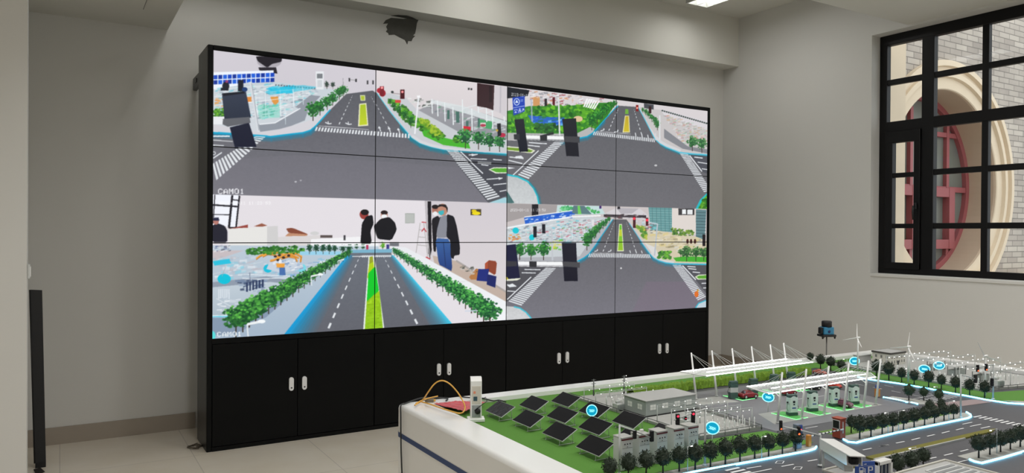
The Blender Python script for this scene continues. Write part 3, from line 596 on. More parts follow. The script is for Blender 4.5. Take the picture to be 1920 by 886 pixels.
# ---- lower left picture: straight road, people standing behind the model
d = Pen(360, 350, 2.858); e = Pen(680, 350, 2.953); d.clip = e.clip = (0, HY, HX, 2*HY)
d.poly([(100, 0), (1700, 0), (1700, 900), (100, 900)], (224, 219, 224))
e.poly([(370, 60), (803, 60), (803, 600), (370, 420)], (206, 200, 206), 1, (214, 208, 210))
d.poly([(104, 40), (255, 46), (236, 224), (104, 200)], (238, 240, 248))
for p, q, w in (((104, 98), (250, 108), 9), ((122, 44), (112, 200), 6), ((216, 46), (198, 222), 12), ((255, 48), (236, 222), 9), ((104, 150), (200, 152), 5), ((214, 70), (252, 74), 6), ((196, 222), (240, 222), 8)): d.line([p, q], w, (32, 30, 38))
d.blob([(106, 212), (134, 196), (176, 212), (190, 240), (190, 302), (106, 302)], (32, 32, 46)); d.ell(128, 186, 16, 20, (180, 120, 110)); d.poly([(112, 184), (114, 168), (142, 166), (147, 184)], (38, 40, 66))
d.poly([(195, 228), (462, 212), (462, 320), (195, 320)], (226, 225, 222)); d.poly([(404, 215), (462, 212), (462, 320), (404, 320)], (205, 204, 204)); d.poly([(195, 228), (300, 205), (300, 222), (250, 224)], (150, 70, 62)); d.poly([(330, 215), (375, 198), (405, 210), (380, 216)], (150, 90, 70))
d.poly([(462, 272), (690, 262), (690, 320), (462, 320)], (214, 210, 210)); d.blob([(505, 226), (540, 222), (628, 258), (600, 264), (520, 250)], (132, 72, 52)); d.poly([(520, 250), (620, 258), (620, 266), (500, 268)], (190, 140, 110)); d.rect(690, 262, 756, 276, (90, 80, 78)); d.ell(660, 252, 24, 10, (205, 205, 205))
d.poly([(640, 284), (900, 270), (1000, 300), (1000, 320), (640, 320)], (238, 238, 240)); d.rect(816, 262, 826, 290, (50, 50, 56))
d.ell(926, 150, 24, 26, (150, 60, 55)); d.ell(930, 138, 22, 16, (24, 20, 22)); d.blob([(914, 200), (938, 160), (972, 152), (978, 200), (960, 240), (968, 304), (906, 304), (910, 262)], (16, 16, 22))
e.ell(120, 158, 20, 24, (190, 140, 125)); e.ell(120, 144, 20, 12, (40, 28, 28)); e.ell(120, 166, 17, 12, (238, 240, 242)); e.blob([(66, 215), (98, 180), (148, 168), (180, 200), (190, 240), (160, 300), (84, 292), (72, 260)], (20, 20, 26))
e.rect(236, 148, 289, 204, (168, 172, 168)); e.rect(240, 153, 285, 199, (182, 186, 182))
e.poly([(345, 78), (362, 78), (374, 372), (362, 372)], (186, 182, 186)); e.poly([(361, 80), (381, 82), (384, 350), (374, 400), (368, 370)], (24, 22, 28))
for p, q in (((320, 202), (296, 372)), ((340, 200), (362, 390)), ((352, 202), (378, 398)), ((316, 240), (346, 242)), ((310, 280), (352, 284)), ((305, 320), (358, 326))): e.line([p, q], 4, (176, 172, 172))
e.line([(328, 198), (354, 199)], 5, (190, 50, 60)); e.line([(328, 250), (342, 232), (354, 252)], 5, (190, 50, 60)); e.line([(352, 388), (376, 400)], 6, (190, 50, 60))
e.poly([(390, 380), (520, 410), (803, 590), (803, 650), (560, 540), (400, 425)], (190, 172, 160)); e.line([(520, 408), (803, 586)], 10, (168, 160, 156))
e.ell(405, 128, 20, 26, (170, 115, 100)); e.ell(404, 112, 20, 12, (30, 24, 26)); e.ell(404, 150, 14, 12, (230, 230, 232)); e.blob([(384, 180), (420, 160), (440, 200), (412, 270), (408, 360), (394, 356), (388, 260)], (26, 24, 30))
e.blob([(404, 286), (488, 292), (500, 470), (456, 446), (424, 430)], (58, 98, 158), 1, (32, 58, 120)); e.line([(450, 310), (462, 440)], 4, (30, 50, 95))
e.blob([(424, 172), (470, 154), (476, 284), (408, 286)], (134, 136, 146)); e.blob([(468, 152), (508, 165), (524, 220), (542, 330), (540, 376), (510, 380), (506, 400), (490, 390), (488, 300), (466, 280), (470, 215)], (22, 22, 30)); e.poly([(404, 272), (414, 190), (434, 165), (416, 230)], (28, 26, 34))
e.ell(445, 128, 28, 34, (186, 134, 112)); e.blob([(416, 116), (424, 98), (462, 98), (474, 118), (472, 146), (464, 118), (440, 108)], (40, 32, 32)); e.blob([(420, 138), (452, 130), (452, 152), (436, 160), (424, 152)], (60, 176, 186))
e.poly([(600, 125), (660, 125), (660, 160), (600, 158)], (74, 66, 44)); e.ell(632, 148, 24, 10, (235, 215, 20)); e.ell(620, 135, 14, 8, (225, 200, 20))
e.blob([(696, 405), (748, 412), (740, 492), (690, 462)], (140, 66, 44)); e.poly([(680, 425), (698, 410), (694, 470), (680, 466)], (172, 80, 50)); e.poly([(592, 500), (632, 452), (660, 460), (640, 515), (602, 514)], (178, 120, 70)); e.poly([(644, 455), (704, 455), (692, 525), (634, 520)], (30, 44, 120)); e.poly([(696, 484), (745, 496), (738, 560), (690, 542)], (26, 36, 98)); e.litter([(540, 425), (600, 440), (640, 470), (590, 490), (540, 450)], 26, 6, 20, [(60, 64, 60), (200, 200, 196), (40, 46, 44), (120, 120, 110)])
e.text(650, 474, '23', 10, (180, 190, 220), 9, .0)
# the model
d.poly([(104, 312), (860, 316), (1000, 318), (1000, 380), (860, 372), (520, 790), (104, 830)], (186, 200, 212), 1, (160, 178, 196))
d.poly([(104, 340), (280, 340), (104, 400)], (196, 186, 190)); d.litter([(110, 305), (195, 305), (195, 345), (110, 345)], 30, 8, 24, [(40, 50, 110), (225, 225, 230), (90, 95, 110), (160, 165, 180)])
d.poly([(104, 512), (400, 480), (520, 500), (560, 520), (380, 640), (330, 690), (104, 700)], (132, 142, 158), .8); d.poly([(104, 540), (420, 510), (510, 520), (430, 600), (300, 680), (230, 694), (104, 696)], (190, 202, 212), 1, (170, 184, 196))
d.line([(104, 698), (230, 696), (330, 668), (440, 590), (520, 520)], 7, (100, 205, 230)); d.line([(104, 694), (228, 690), (326, 662), (434, 586), (512, 518)], 4, (230, 238, 242))
d.poly([(104, 705), (240, 702), (350, 670), (520, 540), (560, 560), (400, 700), (240, 790), (104, 800)], (124, 142, 166), .8)
d.line([(120, 480), (300, 470), (560, 480)], 4, (225, 232, 238)); d.line([(270, 490), (320, 495), (520, 488), (600, 470)], 4, (225, 232, 238)); d.line([(104, 470), (380, 400)], 3, (200, 210, 216))
d.litter([(110, 370), (340, 370), (340, 480), (110, 490)], 70, 10, 42, [(205, 216, 224), (232, 236, 240), (160, 176, 192), (120, 205, 225), (190, 180, 185)], .5)
d.litter([(380, 400), (620, 380), (720, 380), (620, 470), (420, 480)], 80, 10, 36, [(190, 205, 220), (150, 175, 205), (232, 236, 240), (90, 150, 200), (130, 190, 215)], .65)
d.ell(172, 494, 36, 28, (0, 190, 215)); d.ell(408, 438, 24, 22, (20, 185, 215)); d.ell(592, 436, 22, 24, (120, 210, 225)); d.ell(405, 334, 10, 9, (30, 200, 215)); d.poly([(110, 398), (200, 385), (210, 410), (120, 422)], (40, 190, 220))
d.poly([(420, 395), (590, 385), (600, 440), (480, 462), (400, 440)], (196, 206, 218)); d.litter([(430, 395), (590, 390), (595, 440), (440, 450)], 40, 8, 26, [(235, 238, 242), (120, 150, 190), (160, 180, 205)], .8)
ORA = (234, 160, 62)
for P, w in (([(345, 386), (368, 368), (400, 358), (440, 362), (470, 378)], 11), ([(380, 372), (420, 352), (470, 352), (500, 366)], 10), ([(470, 378), (510, 356), (560, 356), (588, 372), (584, 402)], 10), ([(480, 384), (520, 372), (556, 378), (566, 400)], 10), ([(470, 378), (440, 392), (420, 396)], 12), ([(500, 372), (540, 364), (575, 380)], 9)):
    d.line(P, w, ORA); d.line([(x, y+5) for x, y in P], 3, (170, 104, 36))
for x, y in ((448, 372), (470, 366), (492, 378), (520, 368), (462, 392)): d.ell(x, y, 9, 6, (48, 40, 40))
d.ell(474, 400, 9, 10, (232, 234, 238)); d.poly([(452, 410), (500, 410), (496, 432), (456, 432)], ORA); d.poly([(470, 432), (500, 432), (504, 474), (470, 474)], (70, 110, 170))
d.litter([(230, 500), (390, 490), (390, 560), (240, 570)], 40, 14, 40, [(60, 78, 110), (110, 130, 160), (205, 216, 224), (40, 54, 84), (150, 168, 190)])
for i in range(6): d.rect(290+i*17, 512-i*3, 300+i*17, 564-i*5, (44, 58, 92)); d.rect(140+i*11, 548, 146+i*11, 604, (214, 222, 230))
d.line([(310, 460), (312, 510)], 4, (120, 130, 150)); d.line([(130, 600), (240, 660), (420, 540)], 3, (225, 230, 236)); d.line([(180, 430), (160, 480)], 3, (160, 170, 180)); d.litter([(120, 580), (260, 600), (200, 680), (120, 680)], 20, 10, 40, [(205, 214, 222), (170, 184, 198), (235, 238, 242)])
d.bush([(285, 335), (380, 322), (540, 315), (600, 330), (600, 355), (300, 362)], 170, 9, (15, 70, 30), (80, 160, 50))
d.rect(580, 345, 800, 365, (150, 205, 230))
for x in (632, 668, 706, 738, 768, 812, 846): d.tree(x, 360, 54, (12, 50, 34), (60, 120, 80))
for x in (886, 922): d.tree(x, 340, 36, (20, 60, 40), (70, 140, 70))
d.rect(940, 312, 948, 345, (190, 40, 80)); d.rect(780, 312, 1000, 318, (228, 234, 238)); e.tree(112, 352, 44, (60, 140, 40), (160, 210, 60)); e.rect(132, 318, 148, 350, (60, 60, 130)); e.rect(24, 320, 36, 352, (180, 50, 90)); e.rect(150, 310, 202, 328, (110, 112, 118))
e.poly([(150, 326), (240, 334), (803, 640), (803, 760), (740, 752), (520, 590), (330, 440), (170, 345)], (228, 230, 234), 1, (238, 240, 243)); e.line([(490, 530), (590, 524)], 2, (205, 205, 208))
# road and banks
n.clip = d.clip
n.poly([(660, 468), (733, 466), (735, 480), (852, 612), (540, 632), (655, 482)], (104, 110, 120), 1, (96, 98, 106), 1)
n.poly([(655, 468), (735, 466), (735, 473), (655, 474)], (120, 175, 200))
for k in range(9):
    f = k/9; col = [(8, 150, 210)[j]*(1-f)+(92, 100, 112)[j]*f for j in range(3)]; al = .95-.5*f
    n.poly([(652+f*16, 478), (654+f*16, 478), (538+f*58, 632), (530+f*58, 632)], col, al)
    n.poly([(738-f*9, 478), (736-f*9, 478), (842-f*40, 610), (850-f*40, 609)], [(60, 195, 228)[j]*(1-f)**2+(80, 110, 130)[j]*(1-(1-f)**2) for j in range(3)], al)
d.line([(862, 372), (1000, 370)], 4, (225, 228, 232)); e.line([(0, 385), (160, 382)], 4, (225, 228, 232)); e.zebra((4, 378), (160, 376), (0, 390), (160, 388), 14, WHT)
n.poly([(692.5, 481), (702.5, 480), (720.5, 615), (682.5, 618)], (225, 232, 225)); n.poly([(694.5, 481), (700.5, 480), (717.5, 615), (685.5, 618)], (150, 160, 40))
n.poly([(693.6, 495), (701.8, 490), (704.5, 512), (690, 522)], (175, 205, 20)); n.poly([(692.3, 512), (704, 500), (710.5, 545), (689, 566)], (10, 196, 40)); n.poly([(689.3, 565), (711.5, 545), (718, 615), (685.5, 618)], (152, 200, 20), 1, (140, 190, 25), 6)
d.dash((903, 372), (722, 790), 10, 3, 13, WHT); e.dash((118, 388), (318, 790), 10, 2.5, 13, WHT)
for i in range(22):
    t = (i/21)**1.25; x = 845-605*t; y = 372+418*t; h = 40+112*t
    d.tree(x-4*t, y+h*.12, h*1.15, (12, 66, 34), (104, 198, 76), True, 1.0)
for i in range(20):
    t = (i/19)**1.25; x = 178+548*t; y = 370+400*t; h = 40+92*t
    e.tree(x-18*t, y+10, h*1.15, (12, 70, 40), (104, 204, 90), True, 1.0)
for x, y, k in ((786, 395, .5), (640, 480, 1), (296, 740, 1.5)): d.line([(x, y), (x+4*k, y+50*k)], 5*k, (222, 228, 230)); d.line([(x, y), (x+46*k, y-10*k)], 9*k, (232, 236, 238)); d.ell(x+52*k, y-11*k, 14*k, 7*k, (240, 244, 246))
e.line([(570, 690), (640, 688)], 6, (200, 210, 225)); d.ell(108, 800, 18, 24, (90, 215, 215)); d.text(134, 781, 'CAM01', 25, (240, 244, 244), 22, 1., -.02)
d.text(140, 80, '2023-01-11 11:23:53', 16, (250, 250, 252), 12, .8)

# ---- lower right picture: crossing with towers behind
f = Pen(930, 370, 3.543); f.clip = (HX, HY, 2*HX, 2*HY)
f.poly([(60, 30), (1420, 60), (1420, 800), (60, 840)], (198, 190, 190))
f.poly([(60, 40), (410, 50), (400, 112), (200, 130), (60, 170)], (160, 154, 154)); f.rect(240, 46, 283, 132, (28, 26, 32)); f.poly([(410, 52), (700, 58), (730, 112), (500, 118), (405, 108)], (190, 215, 215))
f.poly([(520, 55), (590, 56), (640, 112), (480, 112)], (90, 120, 125)); f.poly([(545, 56), (560, 56), (572, 112), (548, 112)], (110, 200, 90)); f.bush([(430, 60), (515, 60), (480, 110), (430, 110)], 60, 9, (40, 150, 80), (140, 220, 160)); f.bush([(600, 60), (700, 100), (650, 108)], 40, 8, (40, 150, 80), (120, 200, 120))
f.poly([(720, 112), (800, 70), (960, 76), (1010, 120), (1010, 150), (720, 130)], (206, 202, 206)); f.poly([(800, 70), (950, 75), (905, 108), (830, 108)], (176, 172, 178)); f.rect(690, 55, 705, 75, (70, 40, 110)); f.rect(808, 62, 826, 78, (36, 34, 40)); f.line([(720, 122), (1000, 128)], 18, (54, 48, 54)); f.litter([(720, 110), (1000, 112), (1000, 140), (720, 135)], 40, 10, 30, [(70, 60, 64), (190, 186, 190), (120, 60, 66)])
f.poly([(60, 200), (200, 172), (500, 125), (740, 135), (780, 150), (640, 300), (600, 400), (60, 420)], (196, 202, 206))
f.poly([(188, 136), (510, 92), (505, 132), (196, 184)], (36, 96, 200)); f.litter([(192, 138), (508, 96), (503, 130), (198, 180)], 90, 10, 24, [(20, 70, 190), (70, 140, 230), (235, 240, 246), (30, 90, 205)]); f.line([(60, 208), (200, 182), (505, 130), (700, 122)], 9, (238, 240, 242)); f.line([(190, 132), (512, 88)], 6, (238, 240, 242))
f.litter([(75, 205), (500, 145), (740, 140), (600, 300), (80, 300)], 520, 5, 24, MIX+[(190, 60, 80), (120, 130, 140), (80, 90, 100)], .5)
f.litter([(390, 210), (600, 165), (600, 215), (400, 270)], 44, 8, 22, [(185, 50, 70), (230, 232, 235), (200, 90, 90), (80, 150, 90)]); [f.line([p, q], 3, (232, 238, 242), .8) for p, q in (((80, 240), (500, 165)), ((90, 290), (560, 190)), ((400, 210), (700, 150)), ((430, 215), (432, 300)), ((510, 190), (512, 280)), ((590, 170), (592, 250)), ((650, 155), (652, 220)), ((360, 240), (700, 165)))]
f.poly([(640, 150), (655, 148), (655, 190), (642, 192)], (220, 220, 222)); f.ell(132, 222, 22, 20, (20, 195, 210)); f.ell(240, 268, 18, 20, (20, 195, 210)); f.litter([(75, 250), (150, 250), (150, 285), (75, 285)], 16, 10, 26, [(235, 150, 60), (215, 120, 40)]); f.litter([(350, 300), (440, 270), (420, 340), (350, 345)], 40, 10, 26, [(190, 205, 60), (90, 180, 70), (225, 210, 80)])
f.poly([(60, 400), (560, 390), (700, 180), (775, 160), (640, 365), (600, 400), (540, 425), (420, 440), (60, 450)], (172, 174, 180))
f.poly([(1172, 72), (1332, 78), (1332, 250), (1172, 240)], (218, 210, 204)); f.rect(1215, 74, 1322, 118, (60, 58, 60)); f.rect(1240, 80, 1266, 112, (235, 238, 240)); f.rect(1275, 82, 1310, 114, (225, 228, 230))
f.poly([(1015, 66), (1172, 70), (1172, 232), (1030, 222)], (96, 146, 148)); f.poly([(1332, 80), (1402, 84), (1390, 285), (1332, 278)], (96, 130, 136))
for i in range(9): f.line([(1022, 84+i*16), (1172, 88+i*16)], 3, (150, 190, 190), .8); f.line([(1332, 100+i*20), (1398, 102+i*20)], 5, (60, 86, 92), .8)
for i in range(5): f.line([(1040+i*28, 68), (1044+i*28, 226)], 3, (70, 110, 112), .8)
f.poly([(900, 160), (1030, 215), (1332, 262), (1402, 290), (1402, 440), (1180, 436), (1060, 400), (960, 260)], (206, 196, 170)); f.litter([(1000, 225), (1330, 275), (1400, 350), (1180, 350), (1040, 300)], 110, 10, 40, [(214, 196, 130), (190, 176, 140), (226, 214, 180), (205, 205, 200), (150, 140, 110)], .65)
f.poly([(990, 300), (1060, 330), (1100, 420), (1060, 400)], (214, 212, 210)); f.bush([(1165, 205), (1320, 225), (1310, 258), (1180, 250)], 70, 9, (40, 90, 40), (130, 160, 60)); f.bush([(935, 190), (1000, 200), (1005, 290), (965, 250)], 60, 10, (50, 120, 50), (200, 200, 70)); f.poly([(1180, 400), (1260, 390), (1402, 395), (1402, 430), (1200, 424)], (70, 170, 50)); f.litter([(890, 140), (1060, 170), (1060, 260), (960, 200)], 40, 8, 26, [(205, 215, 220), (120, 200, 210), (160, 60, 70), (90, 95, 100)])
fl_ = [(782, 146), (700, 268), (622, 376), (590, 400), (545, 425), (420, 446), (60, 452)]
fr_ = [(868, 148), (886, 172), (960, 285), (1028, 378), (1050, 402), (1085, 420), (1130, 434), (1180, 440), (1402, 444)]
f.poly(fl_[::-1]+fr_+[(1402, 760), (60, 830)], (92, 92, 96), 1, (118, 117, 126), 1.2); f.poly([(1000, 560), (1300, 560), (1402, 700), (1402, 760), (900, 780)], (122, 108, 124), .5)
f.line(fl_[:5], 5, CYA, 1, 9); [f.line([(x+2, y+4+k*4) for x, y in fl_[1:6]], 8, (20, 130, 165), .35-.05*k) for k in range(5)]; [f.line([(x-2, y+4+k*4) for x, y in fr_[2:]], 8, (20, 130, 165), .32-.05*k) for k in range(5)]; f.line(fr_[1:], 4, (60, 180, 210), 1, 9); f.line([(x+6, y-10) for x, y in fr_[3:8]], 12, (208, 208, 210))
for x, y, h in ((608, 350, 112), (640, 305, 96), (668, 270, 84), (694, 240, 72), (716, 212, 62), (738, 190, 52), (756, 174, 46)): f.tree(x, y, h, (18, 80, 40), (80, 170, 60))
for x, y, h in ((158, 415, 118), (234, 416, 112), (318, 416, 124)): f.tree(x, y, h, (18, 80, 40), (80, 170, 60), True, .95)
f.bush([(1085, 360), (1160, 350), (1165, 405), (1080, 405)], 60, 11, (30, 90, 40), (120, 190, 60))
for x, y, h in ((1232, 400, 60), (1270, 425, 104), (1332, 425, 104), (1385, 420, 90)): f.tree(x, y, h, (30, 70, 40), (100, 160, 80))
f.poly([(819, 178), (838, 178), (851, 357), (806, 357)], (215, 220, 190)); f.poly([(823, 184), (835, 184), (845, 350), (812, 350)], (90, 190, 40), 1, (150, 190, 40)); f.poly([(821, 215), (836, 215), (838, 260), (818, 260)], (190, 200, 50))
f.dash((790, 168), (710, 372), 10, 2, 5, WHT); f.dash((868, 168), (936, 370), 10, 2, 5, WHT)
f.zebra((626, 372), (1024, 376), (616, 396), (1036, 402), 36, WHT, .55); f.line([(640, 368), (850, 372)], 3, (205, 205, 208))
for x, y in ((672, 352), (762, 354)): f.line([(x-14, y+6), (x+6, y), (x+6, y-10)], 5, WHT)
for x, y in ((890, 350), (930, 352), (968, 352)): f.line([(x, y), (x+6, y+18)], 5, WHT)
f.poly([(60, 455), (340, 455), (80, 690), (60, 700)], (78, 78, 84))
f.zebra((338, 460), (78, 696), (408, 462), (166, 726), 24, WHT, .58, 1.1); f.line([(236, 528), (75, 680)], 7, WHT)
for p, q in (((190, 478), (298, 480)), ((172, 500), (266, 502)), ((75, 622), (128, 626)), ((75, 580), (130, 592))): f.line([p, q], 6, WHT)
f.poly([(75, 585), (110, 572), (140, 592), (90, 598)], WHT); f.poly([(60, 540), (155, 530), (165, 540), (140, 552), (60, 556)], (222, 224, 206)); f.poly([(60, 520), (90, 528), (80, 545), (60, 545)], (200, 190, 40))
f.poly([(1230, 446), (1402, 450), (1402, 640), (1340, 560)], (82, 82, 88)); f.zebra((1176, 448), (1348, 690), (1232, 448), (1402, 664), 25, WHT, .56, 1.1); f.line([(1242, 452), (1332, 548)], 7, WHT)
for p, q in (((1275, 458), (1330, 462)), ((1282, 472), (1335, 478)), ((1310, 495), (1360, 500)), ((1370, 572), (1402, 570)), ((1380, 602), (1402, 602))): f.line([p, q], 6, WHT)
f.poly([(1325, 528), (1350, 514), (1402, 512), (1402, 545), (1345, 546)], (222, 226, 206)); f.poly([(1336, 528), (1355, 519), (1402, 517), (1402, 540), (1350, 540)], (90, 160, 50))
il2 = [(60, 724), (120, 728), (160, 738), (200, 764), (236, 806), (60, 830)]
f.poly(il2, (196, 198, 200), 1, (205, 206, 208), 3); f.line(il2[1:5], 9, (60, 185, 205)); f.poly([(1328, 738), (1350, 705), (1402, 684), (1402, 745)], (190, 205, 215)); f.line([(1328, 738), (1350, 705), (1402, 684)], 7, (50, 180, 205)); f.ell(1336, 644, 14, 20, (220, 110, 40)); f.ell(1345, 620, 7, 8, (200, 150, 60))
f.line([(372, 205), (378, 418)], 11, (190, 194, 200)); f.line([(1076, 175), (1056, 385)], 9, (180, 188, 196)); f.line([(1018, 168), (1076, 178)], 8, (190, 206, 214)); f.line([(260, 235), (330, 230)], 3, (90, 60, 70)); f.rect(250, 195, 272, 268, (26, 26, 36)); f.rect(308, 180, 330, 242, (26, 26, 36))
f.rect(912, 124, 930, 205, (70, 20, 30)); f.ell(920, 142, 9, 9, (255, 60, 80)); f.rect(998, 136, 1014, 190, (80, 20, 30)); f.ell(1006, 152, 9, 9, (255, 60, 80)); f.rect(1376, 248, 1396, 322, (28, 22, 26))
for x in (1276, 1300, 1326): f.ell(x, 292, 8, 14, (70, 34, 30))
f.line([(95, 440), (560, 445)], 34, (240, 241, 242)); f.line([(95, 460), (560, 465)], 5, (86, 86, 90)); f.line([(95, 422), (560, 427)], 3, (120, 122, 126)); f.line([(95, 451), (560, 456)], 8, (180, 180, 184)); f.poly([(222, 424), (272, 426), (272, 462), (224, 460)], (44, 44, 48))
f.poly([(440, 300), (536, 300), (547, 556), (456, 557)], (24, 24, 38), 1, (16, 16, 32)); f.poly([(444, 424), (560, 430), (560, 466), (448, 458)], (70, 70, 74)); f.poly([(66, 316), (132, 308), (160, 536), (84, 542), (66, 520)], (22, 24, 56)); f.poly([(66, 420), (140, 424), (140, 456), (66, 460)], (54, 54, 62))
f.ell(832, 470, 6, 6, (215, 215, 215)); f.text(96, 76, '2023-01-11 11:23:53', 17, (246, 246, 248), 10, .85)
PIC = CV.reshape(AH, SS, AW, SS, 3).mean((1, 3)).clip(0, 255)/255
PB = np.pad(PIC, ((1, 1), (1, 1), (0, 0)), 'edge'); PIC = .56*PIC+.11*(PB[:-2, 1:-1]+PB[2:, 1:-1]+PB[1:-1, :-2]+PB[1:-1, 2:])

SCREEN = bpy.data.materials.new('lit_screen'); SCREEN.use_nodes = True; nt = SCREEN.node_tree; p_ = nt.nodes['Principled BSDF']
at_ = nt.nodes.new('ShaderNodeAttribute'); at_.attribute_name = 'picture'
p_.inputs['Base Color'].default_value = (.01, .01, .012, 1); p_.inputs['Roughness'].default_value = .3; p_.inputs['Specular IOR Level'].default_value = .2
nt.links.new(at_.outputs['Color'], p_.inputs['Emission Color']); p_.inputs['Emission Strength'].default_value = 1.04
LINPIC = np.where(PIC <= .04045, PIC/12.92, ((PIC+.055)/1.055)**2.4).astype(np.float32)
x0, x1 = SCR_X-.034, SCR_X+4*PW+.034; y0, y1 = SCR_Y, SCR_Y+.42; zs0, zs1 = SCR_Z, SCR_Z+3*PH; ztop = zs1+.034
vw = thing('video_wall', 'big black video wall cabinet with a twelve panel lit screen', 'video wall', ((x0+x1)/2, y0+.2, 0)); ox, oy = (x0+x1)/2, y0+.2
def vb(mb): mb.v = [(x-ox, y-oy, z) for x, y, z in mb.v]; return mb
b = MB(); b.box(x0, SCR_X, y0, y0+.03, 0, ztop, b=.003); b.box(SCR_X+4*PW, x1, y0, y0+.03, 0, ztop, b=.003); b.box(SCR_X, SCR_X+4*PW, y0, y0+.03, zs1, ztop, b=.003); b.box(SCR_X, SCR_X+4*PW, y0, y0+.03, zs0-.035, zs0); b.box(SCR_X, SCR_X+4*PW, y0, y0+.03, 0, .03)
vb(b).build('front_frame', BLACK, vw)
b = MB(); b.box(x0, x0+.012, y0+.03, y1, 0, ztop); b.box(x1-.012, x1, y0+.03, y1, 0, ztop); b.box(x0+.012, x1-.012, y0+.03, y1, ztop-.012, ztop); b.box(x0+.012, x1-.012, y1-.012, y1, 0, ztop-.012)
vb(b).build('cabinet_case', BLACKS, vw)
pw, ph = AW//4, AH//3; g = .0034
for r in range(3):
    for c_ in range(4):
        X0_, Z0_ = SCR_X+c_*PW, SCR_Z+(2-r)*PH
        case = vb(MB().box(X0_+.0004, X0_+PW-.0004, y0+.006, y0+.08, Z0_+.0004, Z0_+PH-.0004)).build('display_panel', BLACK, vw)
        nx, nz = pw+1, ph+1
        xs = np.linspace(X0_+g, X0_+PW-g, nx)-ox; zz = np.linspace(Z0_+PH-g, Z0_+g, nz)
        co = np.empty((nz, nx, 3), np.float32); co[..., 0] = xs[None]; co[..., 1] = y0+.0045-oy; co[..., 2] = zz[:, None]
        idx = np.arange(nz*nx).reshape(nz, nx); q = np.stack([idx[1:, :-1], idx[1:, 1:], idx[:-1, 1:], idx[:-1, :-1]], -1).reshape(-1, 4)
        me = bpy.data.meshes.new('screen'); me.vertices.add(nz*nx); me.vertices.foreach_set('co', co.ravel()); me.loops.add(q.size); me.loops.foreach_set('vertex_index', q.ravel().astype(np.int32))
        me.polygons.add(len(q)); me.polygons.foreach_set('loop_start', np.arange(0, q.size, 4, dtype=np.int32)); me.update(calc_edges=True)
        cols_ = np.ones((nz, nx, 4), np.float32); iy = np.clip(np.arange(nz)+r*ph, 0, AH-1); ix = np.clip(np.arange(nx)+c_*pw, 0, AW-1); cols_[..., :3] = LINPIC[np.ix_(iy, ix)]
        a_ = me.color_attributes.new('picture', 'FLOAT_COLOR', 'POINT'); a_.data.foreach_set('color', cols_.ravel()); me.materials.append(SCREEN)
        so_ = bpy.data.objects.new('screen', me); COL.objects.link(so_); so_.parent = case
HX_ = [((546, 719), (570.5, 717)), ((822.5, 692), (841.5, 691)), ((1047.5, 671), (1063, 669)), ((1236, 653), (1250, 652))]
for c_ in range(4):
    xa_, xb_ = SCR_X+c_*PW, SCR_X+(c_+1)*PW; xm = (atY(*HX_[c_][0], y0).x+atY(*HX_[c_][1], y0).x)/2
    for s_, (u0, u1) in enumerate(((xa_+.003, xm-.0015), (xm+.0015, xb_-.003))):
        dr = vb(MB().box(u0, u1, y0+.002, y0+.022, .033, zs0-.038, b=.002)).build('door', BLACK, vw)
        hp_ = atY(*HX_[c_][s_], y0); hm = MB(); n_ = 10; w_, h_ = .017, .05
        prof = [(w_*math.cos(math.pi*k/n_), h_-w_+w_*math.sin(math.pi*k/n_)) for k in range(n_+1)]+[(w_*math.cos(math.pi+math.pi*k/n_), -h_+w_+w_*math.sin(math.pi+math.pi*k/n_)) for k in range(n_+1)]
        Mh = Matrix.Translation((hp_.x, y0-.001, hp_.z))@Matrix.Rotation(R(90), 4, 'X'); hm.prism(prof, -.003, .01, Mh)
        vb(hm).build('handle', ALU, dr, 'silver oval handle plate')
        lk = MB(); Ml = Matrix.Translation((hp_.x, y0-.0108, hp_.z-.028))@Matrix.Rotation(R(90), 4, 'X'); lk.lathe([(.0055, -.001), (.0055, .003), (.003, .004)], 12, Ml)
        vb(lk).build('lock', DARK, dr)
# bracket on the wall behind the cabinet
bk = MB(); bp_ = atY(369.5, 150, 6.2); bk.box(bp_.x-.002, bp_.x+.03, 6.1, 6.4, bp_.z-.05, bp_.z+.045, b=.004).box(bp_.x-.008, bp_.x-.0021, 6.2, 6.26, bp_.z-.015, bp_.z+.015)
tag(bk.build('wall_bracket', BLACKS), 'small dark bracket between the back wall and the video wall', 'bracket')
# ------------------------------------------------------------------ the model table
rnd = random.Random(5)
LAWN = mat('model_lawn', (78, 128, 42), .9, var=.14, scale=160)
LAWN2 = mat('model_verge', (92, 128, 52), .9, var=.18, scale=120)
ROAD = mat('model_asphalt', (72, 72, 76), .55, var=.06, scale=40)
ROAD2 = mat('model_light_asphalt', (114, 114, 118), .5, var=.04, scale=40)
PAVE = mat('model_pavement', (168, 168, 162), .7, var=.06, scale=60)
CONC = mat('model_concrete', (166, 166, 162), .7, var=.05, scale=50)
MARK = mat('road_marking', (226, 226, 226), .6, var=.03)
MOSS = mat('median_planting', (108, 104, 40), .95, var=.35, scale=260)
HEDGE = mat('hedge_green', (98, 130, 28), .9, var=.5, scale=160)
LEAF = mat('dark_foliage', (34, 48, 31), .7, var=.75, scale=260)  # lighter noise specks in both foliage colours stand in for leaf highlights
LEAF2 = mat('green_foliage', (40, 62, 38), .7, var=.7, scale=260)
TRUNK = mat('dark_trunk', (38, 32, 26), .8, var=.2)
LEDW = mat('cool_light_strip', (220, 250, 255), .4, emit=(98, 208, 255), estr=6)
LEDG = mat('green_light_strip', (180, 255, 190), .4, emit=(120, 255, 150), estr=1.2)
LEDP = mat('white_light_tube', (255, 255, 255), .4, emit=(255, 255, 255), estr=6)
LEDD = mat('tiny_white_lamp', (255, 255, 255), .4, emit=(255, 255, 250), estr=3)
CYANS = mat('cyan_glow_sign', (4, 60, 80), .4, emit=(0, 170, 210), estr=.85)
RINGS = mat('pale_cyan_glow', (170, 240, 255), .4, emit=(150, 238, 255), estr=1.35)
POLE = mat('pale_grey_pole', (190, 194, 192), .45, var=.03)
